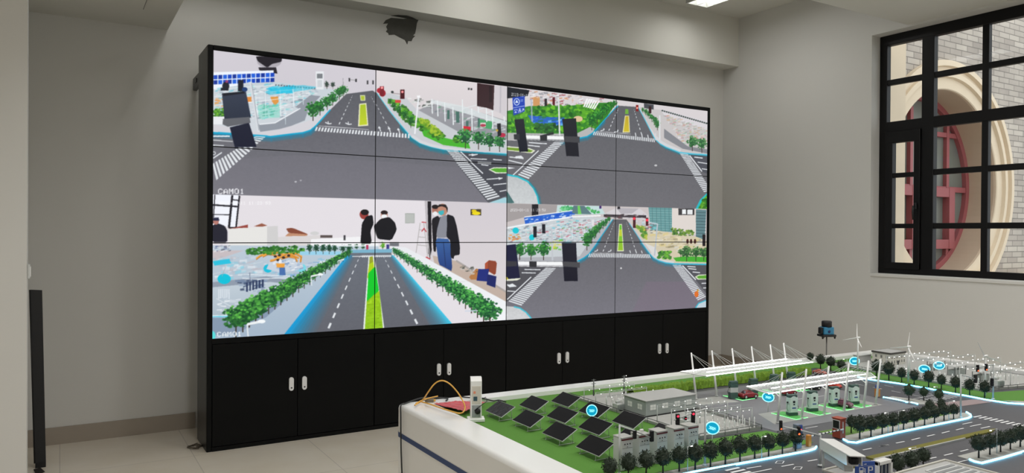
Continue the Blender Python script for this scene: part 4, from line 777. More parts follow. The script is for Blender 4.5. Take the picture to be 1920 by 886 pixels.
BLUE = mat('blue_tape', (32, 62, 112), .45, var=.08)
SOLAR = mat('solar_cells', (13, 13, 18), .3, var=.35, scale=9, spec=.2)
SOLAR2 = mat('peeled_solar_film', (22, 22, 25), .25, var=.7, scale=40, bump=.8, spec=.4)
ROOFG = mat('grey_model_roof', (168, 168, 166), .7, var=.03)
WALLG = mat('grey_green_wall', (150, 158, 154), .7, var=.03)
WIN = mat('pale_model_window', (226, 228, 224), .4, var=.03)
REDS = mat('red_signal_lamp', (255, 60, 80), .4, emit=(255, 50, 80), estr=1.6)
ORS = mat('orange_signal_lamp', (255, 120, 70), .4, emit=(255, 110, 60), estr=1.6)
RED = mat('car_red', (138, 26, 34), .25, var=.05, coat=.5)
PINK = mat('car_maroon', (122, 52, 84), .25, var=.05, coat=.5)
CARGL = mat('car_glass', (60, 52, 60), .12, var=.1)
TYRE = mat('tyre_black', (22, 22, 24), .7); HUB = mat('wheel_hub', (196, 200, 190), .35, .4)
PADG = mat('green_parking_paint', (96, 190, 96), .6, var=.06, scale=50)
PILEG = mat('pale_green_charger', (206, 224, 216), .4, var=.03); PILED = mat('dark_green_charger', (62, 88, 82), .45, var=.05)
BLUEL = mat('blue_label', (52, 82, 160), .45); ORNG = mat('orange_paint', (205, 130, 50), .5); BRICKR = mat('red_brown_booth', (150, 66, 44), .6, var=.08)
RGLASS = mat('frosted_canopy_glass', (236, 240, 240), .3, var=.01); RGLASS.node_tree.nodes['Principled BSDF'].inputs['Alpha'].default_value = .26

OUT = [(1.294, 3.148), (4.755, 3.05), (4.86, .45), (1.298, .45)]; INN = [(1.437, 3.035), (4.66, 2.965), (4.74, .58), (1.437, .58)]
def rloop(c, r, n=8):
    o = []
    for i in range(4):
        p, a, b = Vector(c[i]), Vector(c[i-1]), Vector(c[(i+1) % 4]); u, v = (a-p).normalized(), (b-p).normalized()
        A, B = p+u*r, p+v*r; ctr = p+u*r+v*r
        for k in range(n+1):
            t = k/n; a0 = math.atan2((A-ctr).y, (A-ctr).x); a1 = math.atan2((B-ctr).y, (B-ctr).x); d = (a1-a0+math.pi) % (2*math.pi)-math.pi
            o.append((ctr.x+r*math.cos(a0+d*t), ctr.y+r*math.sin(a0+d*t)))
    return o
def inset(c, d):
    m = Vector((sum(p[0] for p in c)/4, sum(p[1] for p in c)/4)); o = []
    for i in range(4):
        p = Vector(c[i]); u, v = (Vector(c[i-1])-p).normalized(), (Vector(c[(i+1) % 4])-p).normalized(); o.append(tuple(p+u*d+v*d))
    return o
table = thing('model_table', 'long white model table with an electric city landscape on top', 'table', (3.05, 1.8, 0))
TX, TY = 3.05, 1.8
def tb(mb): mb.v = [(x-TX, y-TY, z) for x, y, z in mb.v]; return mb
rings = [(rloop(OUT, .035), 0.), (rloop(OUT, .035), .782), (rloop(inset(OUT, .003), .033), .792), (rloop(inset(OUT, .009), .028), .798), (rloop(inset(OUT, .018), .02), .80), (rloop(INN, .01), .80), (rloop(INN, .01), ZG-.004)]
b = MB(); n_ = len(rings[0][0])
for lp, z in rings: b.v += [(x, y, z) for x, y in lp]
for i in range(len(rings)-1):
    for k in range(n_): b.f.append((i*n_+(k+1) % n_, i*n_+k, (i+1)*n_+k, (i+1)*n_+(k+1) % n_)); b.sm.append(1 <= i <= 3)
b.f.append(tuple(range(6*n_, 7*n_))[::-1]); b.sm.append(False)
tb(b).build('table_body', WHITE, table)
sb = MB(); l1, l2 = rloop(inset(OUT, -.0012), .036), rloop(inset(OUT, -.0012), .036); zs = .667
sb.v = [(x, y, zs-.011) for x, y in l1]+[(x, y, zs+.011) for x, y in l2]; sb.f = [((k+1) % n_, k, n_+k, n_+(k+1) % n_) for k in range(n_)]; sb.sm = [False]*n_
tb(sb).build('blue_stripe', BLUE, table, 'dark blue stripe around the side')
b = MB(); b.prism([(1.438, 3.034), (4.659, 2.964), (4.739, .581), (1.438, .581)][::-1], ZG-.004, ZG); tb(b).build('road_surface', ROAD, table)
def area(name, pts, m, h=.001, label=None):
    """a flat layer of the landscape, pts are (x, y) places on the table"""
    A = sum(pts[i][0]*pts[(i+1) % len(pts)][1]-pts[(i+1) % len(pts)][0]*pts[i][1] for i in range(len(pts)))
    if A < 0: pts = pts[::-1]
    return tb(MB().prism(pts, ZG-.0005, ZG+h)).build(name, m, table, label)
def g2(*L): return [tuple(G(x, y)[:2]) for x, y in L]
CY = 1.778
area('lawn', [(1.438, 3.033), (2.10, 3.018), (2.095, 2.07), (2.43, 2.045), (2.45, 1.84), (2.2, 1.842), (1.438, 1.875)], LAWN)
area('lawn', [(2.10, 3.018), (4.655, 2.963), (4.66, 2.90), (2.10, 2.78)], LAWN)
area('pavement', [(1.438, 1.868), (2.2, 1.838), (2.36, 1.832), (2.42, 1.80), (2.375, 1.782), (2.08, 1.786), (1.438, 1.808)], PAVE, .0022)
area('substation_yard', [(2.097, 2.085), (2.42, 2.062), (2.448, 2.38), (2.455, 2.70), (2.42, 2.90), (2.10, 2.93)], CONC, .0018)
area('station_lot', [(2.455, 2.02), (3.38, 1.98), (3.40, 2.60), (3.3, 2.70), (2.6, 2.72), (2.47, 2.68)], ROAD2, .0009)
area('station_verge', [(2.60, 1.93), (3.30, 1.90), (3.40, 1.86), (3.39, 1.80), (2.62, 1.80)], LAWN2, .001)
area('pavement', [(2.585, 1.80), (2.60, 1.835), (3.36, 1.825), (3.43, 1.815), (3.45, 1.80), (3.41, 1.765), (3.35, 1.75), (2.70, 1.762), (2.62, 1.765)], PAVE, .0022)
area('pavement', [(3.408, 2.17), (3.48, 2.17), (3.55, 1.98), (3.45, 1.99), (3.42, 2.01)], PAVE, .002)
area('roadside_lawn', [(3.82, 2.93), (4.0, 2.93), (3.99, 1.98), (4.30, 1.90), (4.60, 1.80), (3.93, 1.76), (3.845, 1.84), (3.815, 1.98), (3.815, 2.35), (3.835, 2.5)], LAWN, .0014)
area('substation_yard', [(3.99, 2.90), (4.655, 2.90), (4.66, 1.93), (4.30, 1.95), (3.99, 2.02)], CONC, .0018)
area('pavement', [(3.885, 1.745), (4.2, 1.71), (4.6, 1.78), (4.6, 1.80), (3.95, 1.775), (3.86, 1.85)], PAVE, .0024)
area('median_planting', [(2.44, 1.617), (3.2, 1.60), (3.26, 1.59), (3.2, 1.572), (2.44, 1.588)], MOSS, .006)
area('median_kerb', [(2.44, 1.588), (3.0, 1.576), (3.0, 1.570), (2.44, 1.580)], CONC, .007)
area('pavement', [(2.738, 1.42), (2.745, 1.465), (3.4, 1.45), (3.4, 1.36), (2.90, 1.372), (2.80, 1.372), (2.735, 1.378)], PAVE, .0022)
area('pavement', [(1.9, 1.43), (2.50, 1.42), (2.50, 1.2), (1.9, 1.2)], PAVE, .002)
# light strips along the kerbs
def strip(pts, m=LEDW, w=.0045, h=.006, name='light_strip'):
    P = [Vector((x, y, 0)) for x, y in pts]; vs = []; n = len(P)
    for i, p in enumerate(P):
        t = (P[min(i+1, n-1)]-P[max(i-1, 0)]).normalized(); nn = Vector((-t.y, t.x, 0))*w/2
        vs += [(p.x+nn.x, p.y+nn.y, ZG), (p.x-nn.x, p.y-nn.y, ZG), (p.x-nn.x, p.y-nn.y, ZG+h), (p.x+nn.x, p.y+nn.y, ZG+h)]
    fs = [(i*4+a, i*4+(a+1) % 4, i*4+4+(a+1) % 4, i*4+4+a) for i in range(n-1) for a in range(4)]+[(0, 3, 2, 1), (n*4-4, n*4-3, n*4-2, n*4-1)]
    return tb(MB().add(vs, fs)).build(name, m, table)
strip(g2((1240, 899), (1299, 886), (1420, 864), (1515, 846), (1528, 842), (1531, 838)))
strip(g2((1581, 824), (1590, 829), (1606, 830.5), (1622, 826), (1680, 812), (1815, 784.5), (1821, 781.5), (1820, 778), (1812, 773)))
strip(g2((1608, 707), (1626, 711), (1684, 719), (1740, 728.5), (1770, 735), (1810, 742), (1850, 750), (1890, 756), (1920, 758), (1960, 759)))
strip(g2((1655.7, 745), (1680, 749.5), (1702, 754.5))); strip(g2((1708, 755), (1721, 758)))
strip(g2((1818, 862), (1827, 866), (1841, 869), (1880, 859), (1920, 847), (1960, 837)))
def stripes(pts, w=.004, z=.0014):
    for p, q in pts:
        P, Q = Vector(p), Vector(q); t = (Q-P).normalized(); nn = Vector((-t.y, t.x))*w/2
        tb(MB().flat([P+nn, P-nn, Q-nn, Q+nn], ZG+z)).build('road_marking', MARK, table)
lane = lambda a, b_: (tuple(G(*a)[:2]), tuple(G(*b_)[:2]))
z8 = lambda x, y: (1400+x/6.068, 740+y/6.068); r1 = lambda x, y: (1640+x/6.068, 740+y/6.068)
stripes([lane(r1(*p), r1(*q)) for p, q in (((55, 588), (158, 570)), ((243, 550), (340, 530)), ((420, 514), (516, 490)), ((596, 472), (684, 452)), ((764, 436), (852, 414)), ((926, 400), (1012, 380)), ((1000, 335), (1108, 312)), ((1086, 360), (1212, 334)), ((1206, 382), (1312, 360)))]
  +[lane(z8(*p), z8(*q)) for p, q in (((396, 816), (536, 790)), ((694, 756), (804, 736)), ((1322, 628), (1422, 608)), ((1516, 588), (1612, 568)), ((0, 838), (165, 812)), ((0, 900), (284, 842)))], .0055)
stripes([lane(r1(*p), r1(*q)) for p, q in (((626, 726), (702, 710)), ((790, 690), (888, 666)), ((972, 646), (1064, 622)))], .0055)
stripes([lane(r1(900, 780), r1(1085, 735))], .004)
for (u, v) in ((375, 768), (580, 835)):
    L = [(u-50, v+12), (u+32, v+14), (u+52, v-14), (u-28, v-14)]; stripes([lane(z8(*L[i]), z8(*L[(i+1) % 4])) for i in range(4)], .003)
stripes([((3.395, 1.745-.022*k), (3.455, 1.743-.022*k)) for k in range(22)], .0095); stripes([((1.90, 1.765-.024*k), (1.965, 1.765-.024*k)) for k in range(10)], .011)
stripes([((3.44+k*.03, 2.0), (3.44+k*.03, 2.06)) for k in range(12)], .008)
stripes([((3.60, 2.1+.1*k), (3.60, 2.15+.1*k)) for k in range(6)]+[((3.70, 2.1+.1*k), (3.70, 2.15+.1*k)) for k in range(6)]+[((3.46, 2.085), (3.78, 2.085))], .004)
area('crossing_paving', [(3.44, 1.99), (3.80, 1.93), (3.80, 1.86), (3.47, 1.90)], mat('reddish_crossing', (150, 132, 132), .6), .0008)
stripes([lane((1492, 749), (1508, 746.5)), lane((1440, 752), (1455, 751)), lane((1520, 746), (1545, 741.5)), lane((1510, 803), (1533, 799)), lane((1322, 707), (1330, 706))], .004)
# parking pads of both canopies
def pad(x, y, w, d):
    area('parking_pad', [(x-w/2, y-d/2), (x+w/2, y-d/2), (x+w/2, y+d/2), (x-w/2, y+d/2)], PADG, .0013)
    strip([(x-w/2, y-d/2), (x-w/2, y+d/2)], LEDG, .004, .0022, 'pad_light'); strip([(x-w/2, y-d/2), (x+w/2, y-d/2)], LEDG, .004, .0022, 'pad_light')
area('island', [(2.54, 2.095), (3.27, 2.085), (3.27, 2.24), (2.62, 2.25)], CONC, .0011)
for x in (2.70, 2.855, 3.02, 3.15): pad(x+.02, 2.165, .075, .13)
for x in (2.78, 2.92, 3.06, 3.19): pad(x+.03, 2.53, .085, .12)
area('island', [(2.50, 2.50), (2.735, 2.46), (2.735, 2.6), (2.55, 2.60)], CONC, .0011)
# hedge at the back, two beds
hb = MB(); hx0, hx1 = 2.36, 3.62; nx_, ny_ = 150, 10
for j in range(ny_+1):
    a = math.pi*j/ny_
    for i in range(nx_+1):
        rr = 1+rnd.uniform(-.16, .16); x = hx0+(hx1-hx0)*i/nx_; yc = 2.80+(x-hx0)*-.03
        hb.v.append((x, yc-.03*math.cos(a)*rr, ZG+.0026+max(0, .034*min(1, math.sin(a)*1.7)*rr)))
hb.f = [(j*(nx_+1)+i, j*(nx_+1)+i+1, (j+1)*(nx_+1)+i+1, (j+1)*(nx_+1)+i) for j in range(ny_) for i in range(nx_)]; hb.sm = [False]*len(hb.f)
tag(hb.build('hedge', HEDGE), 'long low lime green hedge along the back edge of the model', 'hedge')

# ------------------------------------------------------------------ solar panels
k5 = 4.7625
def solar(cx, cy, m, label):
    t = thing('solar_panel', label, 'solar panel', (cx, cy, ZG+.0026), 0, 'solar panels on the lawn')
    a = math.atan2(.037, .068); M = Matrix.Translation((0, 0, .038))@Matrix.Rotation(-a, 4, 'Y')
    MB().box(-.0385, .0385, -.0685, .0685, -.0016, .0016, M, .0006).build('panel_frame', POLE, t)
    MB().box(-.037, .037, -.067, .067, .0012, .002, M).build('cells', m, t)
    for y in (-.045, .045):
        s_ = MB(); s_.tube([(.030, y, .0545), (.030, y, 0)], .0013, 6); s_.tube([(-.03, y, .0205), (-.03, y, 0)], .0013, 6); s_.tube([(-.034, y, .001), (.036, y, .001)], .0013, 6); s_.tube([(.030, y, .002), (-.005, y, .034)], .001, 6); s_.build('stand', POLE, t)
    return t
SP = [(180, 320, 'nearest the white device, its film crinkled'), (480, 270, 'second in the far row'), (765, 235, 'third in the far row'), (1020, 325, 'behind the oval cyan sign'), (1330, 415, 'below the grey substation building'),
      (430, 405, 'first in the middle row'), (735, 370, 'second in the middle row'), (1030, 470, 'just below the oval sign'), (709, 520, 'first in the near row'), (1025, 645, 'second in the near row')]
for i, (x, y, d) in enumerate(SP):
    p = G(900+x/k5, 700+y/k5, .038); solar(p.x, p.y, SOLAR2 if i == 0 else SOLAR, 'tilted black solar panel on the lawn, %s' % d)
solar(1.782, 2.11, SOLAR, 'tilted black solar panel half hidden behind the two left grey cabinets')
solar(1.948, 2.11, SOLAR, 'tilted black solar panel whose tip shows above the third grey cabinet')

# ------------------------------------------------------------------ grey cabinets behind the front trees
def cabinet(x, y, label):
    t = thing('power_cabinet', label, 'cabinet', (x, y, ZG+.0026), 0, 'grey power cabinets in a row'); w, d, h = .0235, .023, .108
    MB().box(-w, w, -d, d, 0, h, b=.001).build('body', LGREY, t)
    MB().box(-w, w, -d-.0006, -d+.004, h-.008, h-.003).build('maroon_band', mat('maroon_band', (96, 30, 38), .5), t)
    MB().box(-w-.001, w+.001, -d-.001, d+.001, h, h+.002, b=.0005).build('lid', CONC, t)
    for i in (-1, 0, 1): MB().lathe([(.0022, 0), (.0022, .0015), (.0012, .002)], 10, Matrix.Translation((i*.011, -d, h-.021))@Matrix.Rotation(R(90), 4, 'X')).build('knob', DARK, t)
    for i in (-1, 1):
        s_ = MB(); s_.box(i*.009-.003, i*.009+.003, -d-.001, -d, h-.057, h-.0555); s_.box(i*.009-.0012, i*.009+.0012, -d-.0015, -d, h-.053, h-.049); s_.build('switch', DARK, t)
    MB().box(-w+.003, w-.003, -d-.0004, -d, h-.0345, h-.034).box(-.0008, .0008, -d-.001, -d, h-.032, h-.029).build('door_gap', TYRE, t)
for i, (xl, xr) in enumerate([(1.592, 1.638), (1.666, 1.714), (1.745, 1.793), (1.825, 1.871), (1.890, 1.942)]):
    cabinet((xl+xr)/2, 1.952, 'tall grey power cabinet with a maroon band, %s from the left behind the trees' % ORD[i])

# ------------------------------------------------------------------ substation
sx0_, sx1_, sy0_, sy1_, sh = 2.147, 2.438, 2.445, 2.588, .066
sub = thing('substation_building', 'low grey flat roofed substation building with pale windows behind the solar panels', 'building', ((sx0_+sx1_)/2, (sy0_+sy1_)/2, ZG+.0026)); sw, sd = (sx1_-sx0_)/2, (sy1_-sy0_)/2
MB().box(-sw, sw, -sd, sd, .004, sh).build('wall', WALLG, sub); MB().box(-sw-.002, sw+.002, -sd-.002, sd+.002, 0, .0045).build('dark_base', DARK, sub); MB().box(-sw-.003, sw+.003, -sd-.003, sd+.003, sh, sh+.004, b=.001).build('roof', ROOFG, sub)
def pwin(par, M, w, h):
    f = MB(); f.box(-w, w, -.001, .0004, -h, h, M); o = f.build('window', WIN, par); q = MB(); q.box(-.0005, .0005, -.0014, -.0009, -h, h, M); q.box(-w, w, -.0014, -.0009, -.0005, .0005, M); q.build('glazing_bar', WALLG, o)
for x in (-.105, -.035, .035, .105): pwin(sub, Matrix.Translation((x, -sd, .038)), .016, .011)
for y in (.033, -.033): pwin(sub, Matrix.Translation((-sw, y, .038))@Matrix.Rotation(R(-90), 4, 'Z'), .014, .011)
DARKRAIL = mat('grey_rail', (96, 100, 98), .6)
def fence(name, pts, h, label):
    t = thing('low_fence', label, 'fence', (pts[0][0], pts[0][1], ZG+.0026)); o = Vector((*pts[0], 0)); b = MB(); n = 0
    P = [Vector((*p, 0))-o for p in pts]
    b.tube([p+Vector((0, 0, h)) for p in P], .0016, 6); b.build('rail', DARKRAIL, t)
    for i in range(len(P)-1):
        m = max(1, int((P[i+1]-P[i]).length/.06))
        for k in range(m+(i == len(P)-2)):
            q = P[i]+(P[i+1]-P[i])*(k/m); MB().tube([q, q+Vector((0, 0, h))], .0013, 6).build('post', DARKRAIL, t)
    w_ = MB()
    for i in range(len(P)-1): A, B = P[i], P[i+1]; w_.add([A, B, B+Vector((0, 0, h*.55)), A+Vector((0, 0, h*.55))], [(0, 1, 2, 3)])
    sol = w_.build('mesh_panel', mat('fence_mesh', (150, 152, 148), .7), t); md = sol.modifiers.new('thick', 'SOLIDIFY'); md.thickness = .0008
fence('f', [(2.097, 2.93), (2.093, 2.64), (2.096, 2.31), (2.097, 2.085)], .018, 'low fence on the solar panel side of the substation yard')
fence('f', [(2.10, 2.083), (2.42, 2.062)], .02, 'low fence in front of the substation yard, behind the front trees')
fence('f', [(2.424, 2.062), (2.45, 2.38), (2.456, 2.70)], .018, 'low fence between the substation yard and the charging lot')
fence('f', [(3.985, 2.88), (3.985, 2.02), (4.30, 1.948)], .018, 'low fence around the far right substation yard')
def gantry(p, q, h, label, dots=8, legs=3, lr=.0017):
    t = thing('power_gantry', label, 'gantry', (p[0], p[1], ZG+.0026), 0, 'steel gantries of the substation'); P, Q = Vector((0, 0, 0)), Vector((q[0]-p[0], q[1]-p[1], 0)); Z = Vector((0, 0, h))
    for k in range(legs):
        A = P+(Q-P)*(k/(legs-1)); MB().tube([A, A+Z], .0022, 6, r1=.0014).build('post', POLE, t)
    b = MB()
    for dz in (0, -.007): b.tube([P+Z+Vector((0, 0, dz)), Q+Z+Vector((0, 0, dz))], .0011, 5)
    for k in range(10): b.tube([P+(Q-P)*(k/10)+Z+Vector((0, 0, -.007*(k % 2))), P+(Q-P)*((k+1)/10)+Z+Vector((0, 0, -.007*((k+1) % 2)))], .0006, 4)
    b.build('cross_beam', POLE, t)
    for k in range(dots):
        A = P+(Q-P)*((k+.5)/dots)+Z+Vector((0, 0, rnd.choice((.003, -.009)))); MB().ell(A, (lr,)*3, 6, 4).build('lamp', LEDD, t)
gl = ['nearest the grey cabinets', 'right behind the front one', 'third back from the front fence', 'in front of the building wall']
for i, (p, q) in enumerate([((2.12, 2.12), (2.41, 2.10)), ((2.125, 2.19), (2.42, 2.17)), ((2.13, 2.27), (2.43, 2.25)), ((2.135, 2.36), (2.43, 2.34))]):
    gantry(p, q, .082-.004*i, 'thin grey gantry with tiny lamps over the substation yard, %s' % gl[i], 9 if i < 3 else 5)
for i, (p, q) in enumerate([((2.12, 2.68), (2.41, 2.66)), ((2.12, 2.76), (2.41, 2.74)), ((2.12, 2.85), (2.41, 2.83))]):
    gantry(p, q, .05, 'thin pale gantry behind the substation building, %s from it' % ['nearest', 'second', 'farthest'][i], 5)
def insulator(x, y, h, label, group):
    t = MB(); prof = [(.004, 0), (.004, .006), (.0022, .008)]
    for k in range(5): z = .01+k*(h-.014)/5; prof += [(.0022, z), (.0036, z+.002), (.0022, z+.004)]
    t.lathe(prof+[(.0016, h)], 8); o = t.build('insulator_post', WHITE, None, loc=(x, y, ZG+.0026)); tag(o, label, 'insulator', group); return o
i0 = None
def inslist(L, h, lab, group):
    global i0
    for k, (x, y) in enumerate(L):
        l_ = lab % ORD[k]
        if i0 is None: i0 = insulator(x, y, .05, l_, group)
        else: i0 and dup(i0, (x, y, ZG+.0026), l_, group=group, scale=h/.05)
inslist([(2.20+.027*k, 2.105-.0015*k) for k in range(9)], .045, 'white insulator post, %s from the left in the front row of the substation yard', 'front row insulators')
inslist([(2.21+.027*k, 2.15-.0015*k) for k in range(8)], .045, 'white insulator post, %s from the left in the second row of the substation yard', 'second row insulators')
inslist([(2.125+.03*k, 2.69) for k in range(9)], .045, 'white insulator post, %s from the left just behind the substation building', 'rear insulators')
inslist([(2.125+.03*k, 2.64) for k in range(4)], .045, 'white insulator post, %s from the left beside the building end by the solar panels', 'side insulators')
inslist([(4.03+.012*(k % 2), 2.55-.033*k) for k in range(17)], .055, 'white insulator post, %s along the fence row of the far right yard', 'far right insulators')
inslist([(4.12+.03*k, 2.06-.008*k) for k in range(8)], .055, 'white insulator post, %s from the left at the near end of the far right yard', 'far right near insulators')
def transformer(x, y, s, label):
    t = thing('transformer', label, 'transformer', (x, y, ZG+.0026)); t.scale = (s,)*3
    MB().box(-.02, .02, -.014, .014, .004, .032, b=.001).build('tank', LGREY, t)
    f = MB()
    for k in range(7): f.box(-.018+k*.006, -.0165+k*.006, -.019, .019, .007, .028)
    f.build('cooling_fins', WALLG, t); MB().tube([(-.016, 0, .040), (.006, 0, .040)], .005, 10).build('conservator', LGREY, t)
    MB().tube([(-.012, 0, .03), (-.012, 0, .04)], .002, 6).build('support', LGREY, t)
    for k in (-1, 0, 1): MB().lathe([(.003, .03), (.002, .038), (.003, .042), (.0015, .052)], 8, Matrix.Translation((.012, k*.009, 0))).build('bushing', WHITE, t)
    MB().box(-.022, .022, -.016, .016, 0, .004).build('skid', DARK, t)
transformer(2.165, 2.22, 1.2, 'pale grey transformer in front of the substation building')
transformer(2.125, 2.60, 1.0, 'pale grey transformer at the solar panel end of the substation building')
transformer(4.15, 2.02, 1.3, 'grey transformer behind the fence at the right edge')
transformer(4.06, 2.62, 1.2, 'grey transformer near the two storey building at far right')
def pylon(px, py0, py1, label, dots=0):
    p = G(px, py0); h = HT(p, py1); t = thing('pylon', label, 'pylon', (p.x, p.y, ZG+.0026))
    m = MB(); m.tube([(0, 0, 0), (0, 0, h)], .004, 6, r1=.0025); m.build('mast', DARKRAIL, t)
    for z in (h*.95, h*.72): MB().box(-.013, .013, -.001, .001, z-.001, z+.001).build('cross_arm', DARKRAIL, t)
    for k in range(dots): MB().ell((rnd.uniform(-.02, .03), rnd.uniform(-.01, .01), h*rnd.uniform(.3, 1)), (.0018,)*3, 6, 4).build('lamp', LEDD, t)
pylon(1113, 742, 711, 'thin dark pylon against the back rim, left of the substation')
pylon(1170, 738, 704, 'dark pylon with bright lamps behind the substation building', 6)
# ------------------------------------------------------------------ oval glowing signs
def oval(px, py, base_py, rx_px, ry_px, label, face=0., y=None, tilt=0.):
    p = G(px, base_py); h = HT(p, py); d = (Vector((p.x, p.y, ZG+h-CAM_Z))).dot(Vector(AX_F)); rx, ry = rx_px*d/FOC, ry_px*d/FOC
    t = thing('oval_sign', label, 'sign', (p.x, p.y, ZG+.0026), face, 'glowing oval signs'); n = 32
    M = Matrix.Translation((0, 0, h))@Matrix.Rotation(tilt, 4, 'Y')@Matrix.Rotation(R(90), 4, 'X')
    el = lambda k, f: (rx*f*math.cos(2*math.pi*k/n), ry*f*math.sin(2*math.pi*k/n))
    MB().prism([el(k, .86) for k in range(n)], -.0015, .0015, M).build('disc', CYANS, t)
    r_ = MB(); r_.tube([M@Vector((*el(k, .94), 0)) for k in range(n+1)], rx*.075, 6, False); r_.build('ring', RINGS, t)
    L = MB()
    for z_, a_, b_ in ((.12, -.5, .42), (-.04, -.38, .5), (-.2, -.46, .3)): L.tube([M@Vector((rx*(a_+(b_-a_)*q/9), ry*(z_+.07*math.sin(q*2.1+z_*9)), .002)) for q in range(10)], rx*.035, 5)
    L.build('lettering', RINGS, t)
    MB().tube([(0, .001, 0), (0, .001, max(.005, h-ry))], .0016, 6).build('stem', POLE, t)
FACE = -R(32)
oval(1109.5, 770, 793, 10.5, 11, 'glowing cyan oval sign standing among the solar panels', FACE)
oval(1335.5, 803, 832, 13.5, 12, 'glowing cyan oval sign in front of the substation yard, right of the cabinets', FACE, tilt=R(18))
oval(1440, 745, 773, 11.5, 9, 'glowing cyan oval sign on a short white stem at the corner of the near canopy', FACE, tilt=R(12))
oval(1602, 677, 696, 9.5, 7.5, 'glowing cyan oval sign half hidden behind the charging canopies', FACE)
oval(1733, 692, 712, 11, 7.5, 'lower left of the two glowing oval signs at the far right yard', FACE, tilt=R(8))
oval(1760.5, 685.5, 707, 11, 7.5, 'upper right of the two glowing oval signs at the far right yard', FACE, tilt=R(5))
# ------------------------------------------------------------------ charging canopies
def canopy(base, tops, zr, y_in, x0, x1, ym_, label):
    """masts stand at base and lean, a glass roof with light tubes hangs from them towards y_in"""
    t = thing('charging_canopy', label, 'canopy', (base[0][0], base[0][1], ZG+.0026)); O = Vector((base[0][0], base[0][1], ZG+.0026))
    sgn = 1 if y_in > base[0][1] else -1
    for (bx_, by_), (tx_, ty_, tz_) in zip(base, tops):
        A, B = Vector((bx_, by_, ZG+.0026))-O, Vector((tx_, ty_, ZG+tz_))-O
        m = MB().tube([A, A+(B-A)*.5, B], .0058, 8, r1=.0036).build('mast', WHITE, t)
        MB().lathe([(.008, 0), (.008, .003), (.005, .004)], 10, Matrix.Translation(A)).build('foot', LGREY, m)
        for dx, f in ((.0, .45), (.012, .75), (.028, 1.)):
            MB().tube([B+Vector((0, 0, -.004)), Vector((bx_+dx+.03, ym_+(y_in-ym_)*f, ZG+zr+.004))-O], .0009, 4).build('cable', POLE, t)
        C0 = A+(B-A)*(zr/tz_); MB().tube([C0-Vector((0, 0, .02)), Vector((bx_+.004, by_+sgn*.03, ZG+zr))-O], .0022, 6).build('bracket', WHITE, t)
    r_ = MB(); n = 8
    pr = [(x0, ym_), (x1-.05, ym_), (x1+.02, (ym_+y_in)/2), (x1-.02, y_in), (x0+.03, y_in)]
    if sgn < 0: pr = pr[::-1]
    r_.prism([(x-O.x, y-O.y) for x, y in pr], ZG+zr-O.z, ZG+zr+.002-O.z); r_.build('glass_roof', RGLASS, t)
    fr = MB()
    for k in range(9): x = x0+.02+(x1-.06-x0)*k/8; fr.tube([Vector((x, ym_, ZG+zr-.001))-O, Vector((x+.02, y_in, ZG+zr-.001))-O], .001, 5)
    fr.build('rafter', WHITE, t)
    for (ya, dx, zz) in ((ym_, 0, .002), (y_in, .03, .003), ((ym_+y_in)/2, .1, .002)):
        w_ = MB(); xe = x1-.05 if ya == ym_ else x1-.02
        w_.tube([Vector((x0+dx, ya, ZG+zr+zz))-O, Vector((xe, ya, ZG+zr+zz))-O], .0021 if ya != (ym_+y_in)/2 else .0013, 6); w_.build('light_tube', LEDP, t)
    MB().tube([Vector((x0, ym_, ZG+zr+.002))-O, Vector((x0+.03, y_in, ZG+zr+.002))-O], .0025, 6).build('end_tube', WHITE, t); e_ = MB(); e_.tube([Vector((x1-.05, ym_, ZG+zr+.002))-O, Vector((x1+.02, (ym_+y_in)/2, ZG+zr+.003))-O, Vector((x1-.02, y_in, ZG+zr+.002))-O], .002, 6); e_.build('end_tube', WHITE, t)
X1 = [2.59, 2.727, 2.867, 3.007, 3.147, 3.25]; X2 = [2.564, 2.717, 2.866, 3.006, 3.15, 3.241]
canopy([(x, 2.593) for x in X1], [(x, 2.628, .219) for x in X1], .137, 2.47, 2.50, 3.30, 2.607, 'far white charging canopy with leaning masts and light tubes, behind the near one')
canopy([(x, 2.10) for x in X2], [(x, 2.078, .217) for x in X2], .130, 2.235, 2.50, 3.28, 2.095, 'near white charging canopy with leaning masts and light tubes, over the pale green chargers')
CHF = mat('charger_front', (222, 232, 228), .35)
